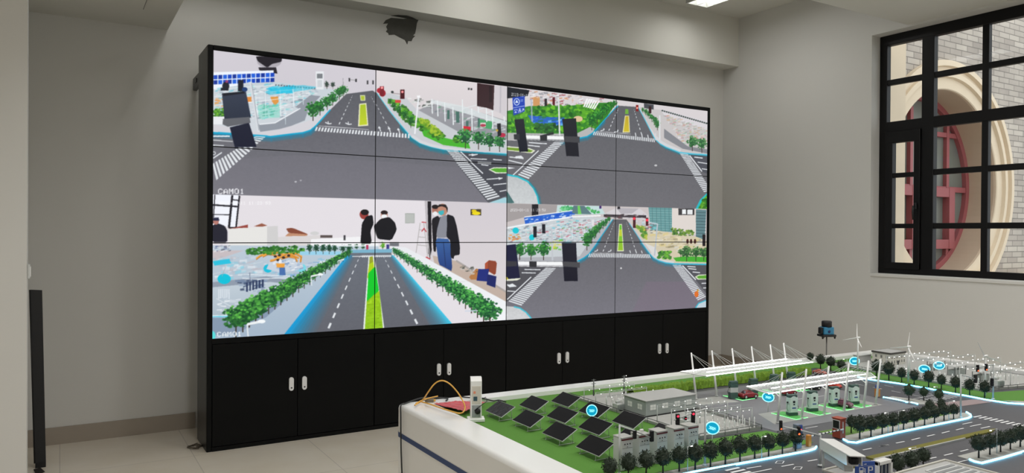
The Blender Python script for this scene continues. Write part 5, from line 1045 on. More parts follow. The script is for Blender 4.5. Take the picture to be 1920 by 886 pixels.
def charger(x, y, rz, label, dark=False, s=1.):
    t = thing('charging_post', label, 'charger', (x, y, ZG+.0026), rz, 'chargers under the canopies'); t.scale = (s,)*3; w, d, h = .0205, .013, .088
    MB().box(-w-.001, w+.001, -d-.001, d+.001, 0, .012, b=.001).build('base', PILED, t)
    MB().box(-w, w, -d, d, .012, h*.36 if dark else h-.012, b=.001).build('body', PILED if dark else PILEG, t)
    if dark: MB().box(-w, w, -d, d, h*.64, h-.012).build('upper_body', PILED, t); MB().box(-w+.0005, w-.0005, -d+.0005, d-.0005, h*.36, h*.64).build('pale_band', LGREY, t)
    MB().box(-w, w, -d+.004, d, h-.012, h, b=.002).build('top', PILED, t)
    n = 14; ar = [(.0165*math.cos(math.pi*k/n), h-.021+.0165*math.sin(math.pi*k/n)) for k in range(n+1)]+[(-.0165, .014), (.0165, .014)]
    fp = MB().prism(ar, 0, .002, Matrix.Translation((0, -d, 0))@Matrix.Rotation(R(90), 4, 'X')).build('front_panel', LGREY if dark else CHF, t)
    MB().box(-.005, .005, -d-.003, -d-.002, h-.034, h-.024).build('screen', DARK, fp); MB().box(-.003, .004, -d-.003, -d-.002, h-.043, h-.037).build('card_reader', DARK, fp)
    MB().box(-.009, .009, -d-.0028, -d-.002, h-.058, h-.053).build('label_strip', BLUEL, fp)
    for sx in (-1, 1): MB().box(sx*w-.004, sx*w+.004, -.004, .004, h*.6, h*.66, b=.001).tube([(sx*(w+.003), 0, h*.6), (sx*(w+.008), -.006, h*.35), (sx*(w+.001), -.004, h*.2)], .0009, 5).build('plug', DARK, t)
    return t
for i, (x, y) in enumerate([(2.734, 2.163), (2.88, 2.17), (3.049, 2.181), (3.168, 2.163)]): charger(x, y, -R(18), 'pale green charging post with a blue strip, %s from the left under the near canopy' % ORD[i])
for i, px in enumerate([(1374.5, 747), (1412, 742), (1451, 733), (1483, 728)]):
    p = G(*px); charger(p.x, p.y, R(162), 'dark green topped charging post, %s from the left under the far canopy' % ORD[i], i != 9, .95)
# ------------------------------------------------------------------ cars
def car(x, y, rz, paint, label, s=1.):
    t = thing('toy_car', label, 'car', (x, y, ZG+.0026), rz, 'toy cars in the charging lot'); t.scale = (s,)*3
    pr = [(-.044, .009), (-.045, .018), (-.041, .023), (-.028, .0245), (-.018, .034), (.008, .0345), (.022, .0245), (.038, .021), (.0445, .015), (.0445, .009)]
    M = Matrix.Rotation(R(90), 4, 'X'); b = MB(); n = len(pr)
    vs = []
    for y_, f in ((-.019, .9), (-.0165, 1.), (.0165, 1.), (.019, .9)):
        for (u, v) in pr: vs.append((u*(.985 if abs(y_) > .018 else 1), y_*(1 if v < .026 else .8), .009+(v-.009)*f))
    fs = [tuple(range(n)), tuple(range(3*n, 4*n))[::-1]]+[(r_*n+k, (r_+1)*n+k, (r_+1)*n+(k+1) % n, r_*n+(k+1) % n) for r_ in range(3) for k in range(n)]
    b.add(vs, fs); b.build('body', paint, t)
    g_ = MB(); g_.add([(-.0255, -.0171, .0255), (.0185, -.0171, .0255), (.0075, -.0155, .0325), (-.0165, -.0155, .0325)], [(0, 1, 2, 3)]); g_.add([(-.0255, .0171, .0255), (.0185, .0171, .0255), (.0075, .0155, .0325), (-.0165, .0155, .0325)], [(3, 2, 1, 0)])
    g_.add([(.0222, -.013, .0252), (.0222, .013, .0252), (.0095, .0115, .0345), (.0095, -.0115, .0345)], [(0, 1, 2, 3)]); g_.add([(-.0285, -.013, .0252), (-.0285, .013, .0252), (-.0192, .0115, .034), (-.0192, -.0115, .034)], [(3, 2, 1, 0)])
    gv = g_.build('window', CARGL, t)
    for wx_ in (-.027, .028):
        for sy in (-1, 1):
            Mw = Matrix.Translation((wx_, sy*.0175, .009))@Matrix.Rotation(R(90), 4, 'X'); w_ = MB().lathe([(.0045, -.003), (.009, -.003), (.009, .003), (.0045, .003)], 16, Mw).build('wheel', TYRE, t)
            MB().lathe([(.0055, -.0034), (.0055, .0034)], 10, Mw).build('hub', HUB, w_)
    MB().box(.0432, .0452, -.015, -.009, .014, .0175).box(.0432, .0452, .009, .015, .014, .0175).build('headlamp', HUB, t); MB().box(-.043, .043, -.0165, .0165, .006, .0095).build('underbody', DARK, t)
    return t
p = G(1404, 747); car(p.x, p.y+.005, R(-8), RED, 'small dark red car facing right beside the first charger of the far canopy', 1.05)
p = G(1478, 740); car(p.x, p.y, R(-8), RED, 'small red car showing under the near canopy, left of the black one', .9)
p = G(1524, 731); car(p.x, p.y, R(170), DARK, 'small black car showing under the near canopy roof', .9)
p = G(1588, 764); car(p.x, p.y+.02, R(-80), PINK, 'small maroon car parked nose first beside the last pale green charger', .95)
p = G(1566, 728); car(p.x, p.y+.01, R(-90), mat('car_orange', (190, 56, 40), .3), 'small orange red car at the back of the near canopy', .9)
p = G(1537, 702); car(p.x, p.y, R(-80), mat('car_salmon', (196, 110, 96), .35), 'small salmon car showing above the near canopy tubes', .8)
# ------------------------------------------------------------------ trees
CROWNS = []
def crown(seed, m):
    r_ = random.Random(seed); b = MB(); nu, nv = 14, 10
    rad = lambda: r_.uniform(.62, .86)
    vs = [(0, 0, -.8)]; 
    for j in range(1, nv):
        t = math.pi*j/nv-math.pi/2
        for k in range(nu): q = rad(); vs.append((math.cos(t)*math.cos(2*math.pi*k/nu)*q, math.cos(t)*math.sin(2*math.pi*k/nu)*q, math.sin(t)*q))
    vs.append((0, 0, 1)); L = len(vs)-1
    fs = [(0, 1+(k+1) % nu, 1+k) for k in range(nu)]+[(L, 1+(nv-2)*nu+k, 1+(nv-2)*nu+(k+1) % nu) for k in range(nu)]+[(1+j*nu+k, 1+j*nu+(k+1) % nu, 1+(j+1)*nu+(k+1) % nu, 1+(j+1)*nu+k) for j in range(nv-2) for k in range(nu)]
    b.add(vs, fs)
    for _ in range(620):
        z = r_.uniform(-.95, 1); a = r_.uniform(0, 6.283); q = math.sqrt(max(0, 1-z*z)); d = Vector((q*math.cos(a), q*math.sin(a), z)); c = d*r_.uniform(.62, 1.04)*(1 if z > -.3 else .9)
        u = Vector((r_.uniform(-1, 1), r_.uniform(-1, 1), r_.uniform(-1, 1))).cross(d).normalized(); v = d.cross(u); s_ = r_.uniform(.06, .13)
        n1 = (v*r_.uniform(-1, 1)+d*r_.uniform(.1, 1.2)+u*r_.uniform(-.5, .5)).normalized(); b.add([c-u*s_*.6, c+n1*s_, c+u*s_*.6, c-n1*s_*.8], [(0, 1, 2, 3)])
    return b.mesh('crown', m)
CROWNS = [crown(s_, LEAF) for s_ in (1, 2, 3)]+[crown(9, LEAF2)]
tm = MB().tube([(0, 0, 0), (.002, 0, .5), (0, .002, 1)], .045, 7, r1=.03); tm.v = [(x, y, z) for x, y, z in tm.v]; TRM = tm.mesh('trunk', TRUNK)
def tree(p, h, label, group, kind=None, w=.345):
    t = thing('model_tree', label, 'tree', (p[0], p[1], ZG+.0026), rnd.uniform(0, 6.28), group)
    c = bpy.data.objects.new('crown', CROWNS[rnd.randrange(3) if kind is None else kind]); COL.objects.link(c); c.parent = t; c.location = (0, 0, h*.61); c.scale = (h*w, h*w, h*.38)
    k = bpy.data.objects.new('trunk', TRM); COL.objects.link(k); k.parent = t; k.scale = (h*.8, h*.8, h*.5); return t
def row(L, lab, group, kind=None, w=.345):
    for i, (x, yb, yt) in enumerate(L):
        p = G(x, yb); tree(p, HT(p, yt), lab % ORD[i], group, kind, w)
z3 = lambda x, y: (1100+x/5.3375, 720+y/5.3375)
row([(1143, 903, 857), (1178, 897, 849), (1211.5, 893, 844), (1243, 888, 839), (1273.5, 884.5, 835), (1303.5, 881, 830), (1332, 875.5, 826), (1360, 871, 820), (1387.5, 866, 815), (1415, 860, 814), (1441, 856, 812), (1467, 851, 808), (1491.5, 846, 803)], 'dark tree, %s from the left in the front row below the grey cabinets', 'trees along the left kerb')
row([(1612, 823, 777), (1633, 819, 778), (1654, 814, 774), (1674, 811, 772), (1694, 806, 769), (1714, 802, 764), (1733.5, 798, 761), (1752, 794, 758), (1770, 789, 755), (1788, 786, 756)], 'dark tree, %s from the left in the middle row beside the booth', 'trees along the middle kerb')
row([(1596, 812, 777), (1743, 779, 748), (1765, 774, 746)], 'dark bushy tree standing behind the middle tree row, %s from the booth', 'second row trees', None, .27)
row([(1704, 751, 719), (1732, 751, 724), (1760, 756, 728)], 'dark green tree, %s from the left on the side road island', 'island trees', 3)
row([(1643, 705, 673), (1666.5, 713, 677), (1690.5, 717, 688), (1714, 722, 692), (1741, 727, 693), (1765, 730, 701), (1791.5, 737, 704), (1818, 742, 709), (1846, 746.5, 712)], 'dark tree, %s from the left on the lawn strip along the side road', 'trees along the side road', None, .31)
row([(1519, 681, 660), (1538.5, 692, 663), (1557.5, 695, 667), (1577, 699, 674)], 'dark tree, %s from the left behind the end of the far canopy', 'trees at the back')
row([(1835, 859, 813), (1856, 853, 812), (1876, 848, 807), (1894.5, 843, 804), (1913, 838, 796)], 'dark tree, %s from the left on the rounded pavement at lower right', 'trees at lower right')
row([(1682, 897, 849), (1709, 890, 844), (1731, 878, 838)], 'dark tree of the clump beside the white portal, %s one', 'clump by the portal')
# ------------------------------------------------------------------ street lamps
def lamp(hx, hy, px, base_py, label):
    p = G(px, base_py); h = HT(p, hy); t = thing('street_lamp', label, 'street lamp', (p.x, p.y, ZG+.0026), 0, 'street lamps of the model')
    q = atY(hx, hy, p.y)-Vector((p.x, p.y, ZG)); q.z = h
    if (q.xy).length > .05: q.x, q.y = q.xy.normalized()*.05
    MB().tube([(0, 0, 0), (0, 0, h+.002)], .0016, 6, r1=.001).build('pole', POLE, t); MB().tube([(0, 0, h), (q.x, q.y, h+.002)], .0009, 5).build('arm', POLE, t)
    MB().ell((q.x, q.y, h), (.0055, .0035, .002), 10, 6).build('lamp_head', mat('lamp_head_glow', (255, 255, 250), .4, emit=(255, 255, 250), estr=1.5), t)
for a in [(1296.7, 838.4, 1289, 884, 'small lit street lamp between the front trees, right of the middle cabinet'), (1435, 820, 1428, 860, 'small lit street lamp among the front trees, below the oval sign on the white stem'), (1660, 774, 1665, 812, 'small street lamp rising over the middle tree row, left of the brighter one'), (1694.5, 772, 1684.5, 808, 'bright street lamp over the middle tree row'), (1788.5, 754, 1779, 788, 'bright street lamp at the right end of the middle tree row'), (1706, 839, 1717, 876, 'lit street lamp over the clump beside the white portal'), (1857.5, 805, 1869, 850, 'lit street lamp over the lower right trees'), (1582, 673, 1588, 700, 'small lit street lamp left of the half hidden oval sign'), (1699, 691, 1703, 716, 'lit street lamp beside the middle wind turbine'), (1752, 725, 1757, 745, 'tiny round lit lamp between the side road and its far trees')]: lamp(*a)
# ------------------------------------------------------------------ traffic signals
def head(par, c, w, h, face, lit=None, which=0, rz=0.):
    M = Matrix.Translation(c)@Matrix.Rotation(rz, 4, 'Z'); hh = MB().box(-w, w, -w*.7, w*.7, -h, h, M, .001).build('signal_head', DARK, par)
    for k in range(3):
        z = h*.62-k*h*.62; on = lit is not None and k == which
        MB().lathe([(w*.62, 0), (w*.62, .001), (w*.3, .0018)], 12, M@Matrix.Translation((0, -w*.7, z))@Matrix.Rotation(R(90), 4, 'X')).build('signal_lens', lit if on else TYRE, hh)
        v = MB(); v.tube([M@Vector((w*.7*math.cos(a), -w*.7-.002, z+w*.7*math.sin(a))) for a in [i*math.pi/6 for i in range(7)]], .0008, 4); v.build('visor', DARK, hh)
def signal(px, bpy_, tpy, arm_to, heads, label, back=False, r=.0042, extra=None):
    """heads: (px, py, half width, half height, material, index)"""
    p = G(px, bpy_); h = HT(p, tpy); t = thing('traffic_signal', label, 'traffic light', (p.x, p.y, ZG+.0026)); o = Vector((p.x, p.y, ZG+.0026))
    MB().tube([(0, 0, 0), (0, 0, h)], r, 8, r1=r*.75).build('pole', POLE, t); MB().lathe([(r*2, 0), (r*2, .003), (r*1.1, .006)], 10).build('base', LGREY, t)
    e = arm_to; zarm = e[2]
    ae = Vector((e[0], e[1], ZG+zarm))-o; MB().tube([(0, 0, h-.003), ((ae.x)*.5, ae.y*.5, (h-.003+ae.z)/2+.002), ae], r*.75, 8, r1=r*.5).build('arm', POLE, t)
    for (hx, hy, w, hh, m, k) in heads:
        d = RAY(hx, hy); tt = ((p.y+.0)/d[1]); ax, ay = e[0]-p.x, e[1]-p.y; A = np.array([[d[0], -ax], [d[1], -ay]]); sol = np.linalg.solve(A, np.array([p.x, p.y])); q = Vector((d[0]*sol[0], d[1]*sol[0], CAM_Z+d[2]*sol[0]))-o
        head(t, q, w, hh, 0, m, k, R(180) if back else -R(28))
    if extra: extra(t, o)
    return t
def cam_box(t, o):
    M = Matrix.Translation(atY(1203, 809, 1.88)-o); MB().box(-.006, .006, -.004, .004, 0, .009, M, .001).build('sensor', WHITE, t)
p0 = G(1161, 890); hA = HT(p0, 797); q = atY(1219, 819, p0.y-.0)
signal(1161, 890, 797, (q.x, q.y, q.z-ZG), [(1190, 814, .006, .014, None, 0), (1222, 817, .0065, .018, None, 0)], 'grey signal pole in front of the left grey cabinet, its heads seen from behind', True, .004, cam_box)
p0 = G(1321.5, 873); q = atY(1264, 787, p0.y+.02)
signal(1321.5, 873, 766, (q.x, q.y, q.z-ZG), [(1270.5, 785.5, .0065, .0185, REDS, 0), (1285.5, 783.7, .004, .006, REDS, 1), (1299.5, 781, .0065, .0185, REDS, 0)], 'tall signal pole by the front trees with red lit heads over the cabinets')
p0 = G(1537.5, 874); q = atY(1462, 798, p0.y+.03)
signal(1537.5, 874, 816, (q.x, q.y, q.z-ZG), [(1464, 797, .005, .0165, ORS, 2), (1497.5, 807, .006, .015, ORS, 2)], 'signal pole behind the white camera housing with orange lit heads')
p0 = G(1801, 783); q = atY(1829, 710, p0.y+.02)
signal(1801, 783, 702, (q.x, q.y, q.z-ZG), [(1829, 709.5, .007, .0185, None, 0)], 'pale signal pole at the corner of the middle tree row with one dark head', True)
p0 = G(1862, 749); q = atY(1831, 689, p0.y+.02)
signal(1862, 749, 683, (q.x, q.y, q.z-ZG), [(1833, 690, .006, .0165, ORS, 2), (1849, 688, .006, .0165, ORS, 2), (1860, 716, .0065, .019, None, 0)], 'signal pole on the far lawn with two amber lit heads near the right turbine')
# ------------------------------------------------------------------ wind turbines
def turbine(px, base, hub, tips, label):
    p = G(px, base); h = HT(p, hub); t = thing('wind_turbine', label, 'wind turbine', (p.x, p.y, ZG+.0026), 0, 'model wind turbines'); o = Vector((p.x, p.y, ZG+.0026))
    MB().tube([(0, 0, 0), (0, 0, h)], .0055, 10, r1=.0038).build('tower', WHITE, t); n_ = MB().ell((.008, 0, h+.002), (.014, .006, .0055), 12, 8).build('nacelle', WHITE, t); hc = Vector((-.008, 0, h+.002)); MB().ell(hc, (.006,)*3, 10, 8).build('spinner', WHITE, t)
    for tx, ty, dy in tips:
        e = atY(tx, ty, p.y+dy)-o; d = e-hc; L = d.length; u = d.normalized(); s_ = u.cross(Vector((.3, 1, .2))).normalized(); b = MB(); m = 7; vs = []
        for k in range(m+1):
            f = k/m; w_ = .0042*(1-f*.75)*(.6 if k == 0 else 1); c = hc+d*f; nn = u.cross(s_)
            vs += [c+s_*w_, c+nn*w_*.3, c-s_*w_, c-nn*w_*.3]
        b.add(vs, [(k*4+i, k*4+(i+1) % 4, k*4+4+(i+1) % 4, k*4+4+i) for k in range(m) for i in range(4)]+[(0, 1, 2, 3), (m*4, m*4+3, m*4+2, m*4+1)]); b.build('blade', WHITE, t)
turbine(1608, 697, 634, [(1580, 637, -.03), (1616, 651, -.05), (1607, 606, 0.03)], 'white wind turbine right of the blue laser level')
turbine(1703, 716, 651, [(1669, 652, -.03), (1716, 677, -.05), (1706, 622, .03)], 'white wind turbine in front of the two storey building')
turbine(1847, 742, 668.5, [(1833, 641, .0), (1882, 680, -.03), (1831, 682, -.03)], 'white wind turbine near the right edge, one blade upright')
# ------------------------------------------------------------------ far yard
ob = thing('office_building', 'pale two storey office building with a dark flat roof rim behind the middle wind turbine', 'building', (4.355, 2.74, ZG+.0026), 0); ow, od, oh = .075, .06, .066
A0 = atX(1676, 686, 4.28); 
MB().box(-ow, ow, -od, od, 0, oh).build('wall', mat('office_wall', (206, 204, 194), .7, var=.03), ob); MB().box(-ow-.004, ow+.004, -od-.004, od+.004, oh, oh+.009).build('roof_rim', mat('dark_roof_rim', (66, 64, 60), .6), ob); MB().box(-ow+.004, ow-.004, -od+.004, od-.004, oh+.007, oh+.0095).build('roof_deck', ROOFG, ob)
OWN = mat('office_window', (120, 120, 116), .3)
for z in (.02, .047):
    for k in range(6): MB().box(-.062+k*.025-.0045, -.062+k*.025+.0045, -od-.001, -od+.001, z-.008, z+.008).build('window', OWN, ob)
    for k in range(3): MB().box(-ow-.001, -ow+.001, -.035+k*.035-.006, -.035+k*.035+.006, z-.008, z+.008).build('window', OWN, ob)
MB().box(-.006, .006, -od-.0015, -od+.001, 0, .024).build('entrance_door', DARK, ob)
low = thing('low_annex', 'long low pale annex left of the two storey office building', 'building', (4.30, 2.86, ZG+.0026)); MB().box(-.09, .03, -.02, .02, 0, .04).build('wall', ROOFG, low); MB().box(-.093, .033, -.023, .023, .04, .044).build('roof', LGREY, low)
for i, (p, q) in enumerate([((4.08, 2.58), (4.60, 2.50)), ((4.08, 2.44), (4.60, 2.36)), ((4.06, 2.30), (4.60, 2.22)), ((4.06, 2.16), (4.60, 2.08)), ((4.10, 2.03), (4.60, 1.97))]):
    gantry(p, q, .088, 'grey gantry strung with tiny lamps in the far right yard, %s from the office' % ORD[i], 13, 4, .0026)
for i, (x, y) in enumerate([(4.40, 2.475), (4.34, 2.325), (4.30, 2.17)]):
    t = thing('equipment_shed', 'flat pale roof on grey legs in the far right yard, %s from the office building' % ORD[i], 'shed', (x, y, ZG+.0026)); MB().box(-.06, .06, -.022, .022, .048, .052).build('roof', LGREY, t); MB().box(-.05, .05, -.02, .02, 0, .03).build('housing', WALLG, t)
    for sx in (-1, 1):
        for sy in (-1, 1): MB().box(sx*.056-.0015, sx*.056+.0015, sy*.02-.0015, sy*.02+.0015, 0, .048).build('leg', DARKRAIL, t)
# ------------------------------------------------------------------ gate of the charging lot
p = G(1576, 823); bt = thing('guard_booth', 'red brown booth with a dark screen beside the barrier', 'booth', (p.x+.012, p.y+.012, ZG+.0026)); h = HT(p, 787)
MB().box(-.016, .016, -.014, .022, 0, h, b=.001).build('body', BRICKR, bt); fb = MB().box(-.0175, -.016, -.012, .02, h*.48, h-.004).build('screen_frame', LGREY, bt); MB().box(-.0185, -.0174, -.009, .017, h*.52, h-.007).build('screen', DARK, fb); MB().box(-.004, .0, -.016, -.0138, .02, h-.01).build('corner_trim', LGREY, bt); MB().box(-.018, .018, -.016, .024, h, h+.003).build('roof', BRICKR, bt)
g0 = G(1516, 837); bg_ = thing('barrier_gate', 'white barrier arm with dark dashes raised from an orange post', 'barrier', (g0.x, g0.y, ZG+.0026)); hh = HT(g0, 816)
MB().box(-.008, .008, -.007, .007, 0, hh, b=.001).build('post', ORNG, bg_); e0 = Vector((0, -.004, hh-.004)); e1 = atY(1581, 804, p.y-.006)-Vector((g0.x, g0.y, ZG+.0026))
MB().tube([e0, e1], .0028, 6).build('arm', WHITE, bg_)
for k in range(1, 9): a = e0+(e1-e0)*(k/9.3); b_ = e0+(e1-e0)*((k+.35)/9.3); MB().tube([a, b_], .0031, 6).build('arm_band', DARK, bg_)
p = G(1500, 842); kk_ = thing('gate_kiosk', 'grey blue kiosk with a small red lamp left of the barrier', 'kiosk', (p.x, p.y+.012, ZG+.0026)); h = HT(p, 797)
MB().box(-.013, .013, -.01, .01, 0, h, b=.001).build('body', mat('grey_blue_kiosk', (112, 122, 138), .5), kk_); MB().box(-.002, .014, -.0115, -.0098, h*.62, h-.003).build('sign_plate', BLUEL, kk_); MB().lathe([(.0035, 0), (.0035, .001)], 10, Matrix.Translation((.006, -.0115, h*.78))@Matrix.Rotation(R(90), 4, 'X')).build('red_lamp', REDS, kk_)
p = G(1645, 744); kp = thing('parking_kiosk', 'orange kiosk with a blue top at the right end of the near canopy', 'kiosk', (p.x, p.y, ZG+.0026)); h = HT(p, 722); MB().box(-.012, .012, -.008, .008, 0, h*.68, b=.001).build('body', ORNG, kp); MB().box(-.009, .009, -.007, .007, h*.68, h, b=.002).build('top', BLUEL, kp)
# ------------------------------------------------------------------ camera housing, parking sign, portal, near roofs
a0, a1 = atY(1552, 832, 1.50), atY(1602, 861, 1.31)
bc = thing('camera_housing', 'white box camera housing with a hood and dark lens, tilted down over the road', 'camera', (a0.x, a0.y, a0.z)); d = a1-a0; L = d.length; u = d.normalized(); sd_ = Vector((u.y, -u.x, 0)).normalized(); sd_ = -sd_ if sd_.x < 0 else sd_; upv = sd_.cross(u); upv = -upv if upv.z < 0 else upv
MC = Matrix(((sd_.x, u.x, upv.x, 0), (sd_.y, u.y, upv.y, 0), (sd_.z, u.z, upv.z, 0), (0, 0, 0, 1)))
MB().box(-.017, .017, 0, L*.93, -.022, .012, MC, .002).build('housing', WHITE, bc); MB().box(-.013, .013, .002, L*.8, -.044, -.0225, MC, .003).build('lower_box', LGREY, bc); MB().box(-.022, .022, -.008, L+.026, .012, .016, MC, .001).box(-.0215, -.0195, -.008, L, -.016, .015, MC).box(.0195, .0215, -.008, L, -.016, .015, MC).build('hood', WHITE, bc); MB().box(-.011, .011, L*.93, L+.002, -.014, .006, MC, .002).build('lens_window', DARK, bc)
MB().lathe([(.008, 0), (.008, .006), (.0, .007)], 14, MC@Matrix.Translation((0, L+.004, -.002))@Matrix.Rotation(R(-90), 4, 'X')).build('lens', TYRE, bc)
MB().tube([(0, .01, -.012), (-.004, .012, -.03), (-.004, .012, ZG-a0.z+.0026)], .004, 8).build('mount', POLE, bc)
sp = G(1621, 940); ps = thing('parking_sign', 'blue sign with a white fuel pump and the letter P beside the white portal', 'sign', (sp.x, sp.y, ZG+.0026), -R(25)); zt = HT(sp, 866); dd = Vector((sp.x, sp.y, ZG+zt-CAM_Z)).dot(Vector(AX_F)); pw_ = 19.5*dd/FOC; ph_ = .075
MB().box(-pw_, pw_, -.002, .002, zt-ph_, zt, None, .001).build('sign_panel', mat('sign_blue', (52, 84, 160), .4, var=.04), ps); MB().box(-pw_*.8, -pw_*.7, -.001, .001, 0, zt-ph_).box(pw_*.7, pw_*.8, -.001, .001, 0, zt-ph_).build('sign_leg', POLE, ps)
sw_ = MB(); y = -.0026
def br(x0, x1, z0, z1): sw_.box(x0*pw_, x1*pw_, y, -.0019, zt-(.1+z1*.62)*pw_, zt-(.1+z0*.62)*pw_)
for q in ((.28, .40, .62, 1.75), (.40, .72, .62, .74), (.40, .72, 1.12, 1.24), (.66, .78, .68, 1.18), (-.62, -.54, .78, 1.75), (-.26, -.18, .78, 1.75), (-.62, -.18, .70, .79), (-.62, -.18, 1.15, 1.75), (-.16, -.02, 1.25, 1.33), (-.06, .02, 1.0, 1.7), (-.1, 0, .86, 1.02), (-.9, .9, .48, .50), (-.15, .1, .22, .28), (.0, .12, .16, .24)): br(*q)
sw_.build('sign_symbols', MARK, ps); MB().box(-.54*pw_, -.26*pw_, y-.0003, y+.0003, zt-.79*pw_, zt-.61*pw_).build('pump_window', BLUEL, ps)
tp = G(1655, 930); po = thing('white_portal', 'white portal frame with dark panels right of the blue sign', 'portal', (tp.x, tp.y, ZG+.0026), 0); zt = HT(tp, 862); e = atY(1667, 900, tp.y).x-tp.x; e0_ = atY(1640, 900, tp.y).x-tp.x
MB().box(e-.009, e, -.012, .012, 0, zt, None, .001).box(e0_, e0_+.006, -.012, .012, 0, zt).box(e0_, e, -.012, .012, zt-.011, zt, None, .001).build('frame', WHITE, po); MB().box(e0_+.006, e-.009, -.003, .003, 0, zt-.011).build('dark_panel', mat('navy_panel', (34, 44, 70), .4), po)
for k in range(3): x = e0_+.008+(e-.012-e0_)*k/3; MB().box(x, x+.003, -.0045, .0045, 0, zt-.011).build('mullion', POLE, po)
rh = .085
def hall(far_right, w, dpt, hh_, label, slats):
    t = thing('station_hall', label, 'building', (far_right.x, far_right.y, ZG+.0026)); MB().box(-w, 0, -dpt, 0, 0, hh_-.004).build('wall', LGREY, t); MB().box(-w-.003, .003, -dpt-.003, .003, hh_-.004, hh_, None, .001).build('roof', ROOFG, t)
    k = MB(); k.box(-w-.003, .003, -.004, .003, hh_, hh_+.004); k.box(-.004, .003, -dpt, -.004, hh_, hh_+.004); k.box(-w-.003, -w+.004, -dpt, -.004, hh_, hh_+.004); k.build('parapet', mat('hall_parapet', (188, 186, 176), .6), t)
    if slats:
        MB().box(-w*.62, -w*.12, -dpt*.8, -.03, hh_, hh_+.003).build('skylight_frame', LGREY, t)
        for i in range(10): y_ = -.038-(dpt*.72)*i/10; MB().box(-w*.60, -w*.14, y_-.012, y_, hh_+.003, hh_+.0045).build('skylight_slat', mat('slat_grey', (140, 144, 146), .3), t)
    else:
        MB().box(-w*.6, -w*.28, -.035, -.012, hh_, hh_+.012).build('roof_planter', MOSS, t)
c_ = atZ(1772, 864, ZG+rh); hall(c_, .26, .3, rh, 'station hall with a striped skylight at the bottom right edge', True)
c_ = atZ(1603, 868, ZG+.05); hall(c_, .16, .14, .05, 'flat grey roof with a small planter at the bottom edge, below the camera housing', False)
# ------------------------------------------------------------------ things on the rim of the table
dv = thing('upright_device', 'white upright device with a slanted top standing at the lawn corner beside the red film', 'device', (1.487, 2.752, ZG+.0026), -R(24)); 
MB().box(-.036, .036, -.026, .026, 0, .014, None, .002).build('base', WHITE, dv)
pr = [(-.022, 0), (.022, 0), (.022, .155), (.006, .168), (-.022, .168)]; M = Matrix.Translation((-.023, 0, .014))@Matrix(((0, 0, 1, 0), (1, 0, 0, 0), (0, 1, 0, 0), (0, 0, 0, 1)))
MB().prism([(-x, z) for x, z in pr][::-1], 0, .046, M).build('body', WHITE, dv)
MB().box(-.019, .019, -.0235, -.0215, .075, .150, None, .001).build('front_panel', mat('warm_panel', (206, 200, 190), .5), dv); MB().box(-.012, -.003, -.0245, -.0233, .118, .128).build('orange_sticker', mat('orange_sticker', (226, 140, 110), .5), dv); MB().box(-.012, .004, -.0245, -.0233, .088, .106).build('blue_label', mat('teal_label', (50, 78, 92), .4), dv)
MB().box(-.018, .018, -.0235, -.0218, .02, .07, None, .001).build('clear_window', mat('clear_grey_window', (150, 156, 156), .08, var=.5, scale=60), dv)
MB().lathe([(.012, 0), (.012, .004), (.005, .006)], 14, Matrix.Translation((.006, -.0235, .045))@Matrix.Rotation(R(90), 4, 'X')).build('dial', DARK, dv); MB().tube([(.023, 0, .09), (.04, -.01, .1), (.045, -.02, .085), (.02, -.028, .07), (-.008, -.03, .05)], .0016, 6).build('lead', DARK, dv)
z1 = lambda x, y: (730+x/4.522, 690+y/4.522)
def spline(P, n=8):
    P = [Vector(p) for p in P]; o = []
    for i in range(len(P)-1):
        a, b, c, d = P[max(0, i-1)], P[i], P[i+1], P[min(len(P)-1, i+2)]
        for k in range(n):
            t = k/n; o.append(.5*((2*b)+(c-a)*t+(2*a-5*b+4*c-d)*t*t+(3*b-a-3*c+d)*t**3))
    return o+[P[-1]]
rim = .8
YEL = mat('yellow_cable', (224, 170, 74), .45)
yc = [atZ(*z1(215, 312), rim+.0145), atZ(*z1(280, 270), rim+.0145), atY(*z1(330, 200), 2.98), atY(*z1(385, 130), 2.96), atY(*z1(445, 104), 2.94), atY(*z1(510, 130), 2.92), atY(*z1(580, 205), 2.90), atY(*z1(630, 290), 2.86), atZ(*z1(640, 345), rim+.0145), atZ(*z1(600, 380), rim+.0145), atZ(*z1(480, 350), rim+.0145), atZ(*z1(350, 305), rim+.0145), atZ(*z1(270, 282), rim+.0145)]
yo = MB().tube(spline(yc), .0032, 8).build('yellow_cable', YEL); tag(yo, 'yellow cable standing up in a loop on the table corner', 'cable')
MB().tube(spline([atZ(*z1(225, 296), rim+.0145), atZ(*z1(300, 262), rim+.018), atZ(*z1(410, 235), rim+.02)]), .0028, 8).build('cable_end', YEL, yo)
bcb = [Vector((1.5, 3.06, rim+.005)), atZ(*z1(490, 252), rim+.0045), atZ(*z1(380, 250), rim+.0045), atZ(*z1(270, 252), rim+.0045), Vector((1.315, 3.095, rim+.0055)), Vector((1.289, 3.08, rim+.003)), Vector((1.284, 3.07, .76)), Vector((1.281, 3.055, .6)), Vector((1.282, 3.03, .4)), Vector((1.285, 2.99, .2)), Vector((1.27, 2.93, .02)), Vector((1.18, 2.85, .005))]
tag(MB().tube(spline(bcb), .0035, 8).build('black_cable', mat('black_cable', (40, 42, 42), .5)), 'black cable hanging down over the left end of the table', 'cable')
bl = [atZ(*z1(590, 235), rim+.0045), atZ(*z1(650, 245), rim+.0045), atZ(*z1(740, 250), rim+.006), atZ(*z1(800, 255), ZG+.022), atZ(*z1(880, 275), ZG+.008), atZ(*z1(930, 270), ZG+.02), atZ(*z1(990, 285), ZG+.01)]
tag(MB().tube(spline(bl), .003, 8).build('black_lead', mat('black_lead', (28, 28, 30), .5)), 'black lead running from the back rim to the first solar panel', 'cable')
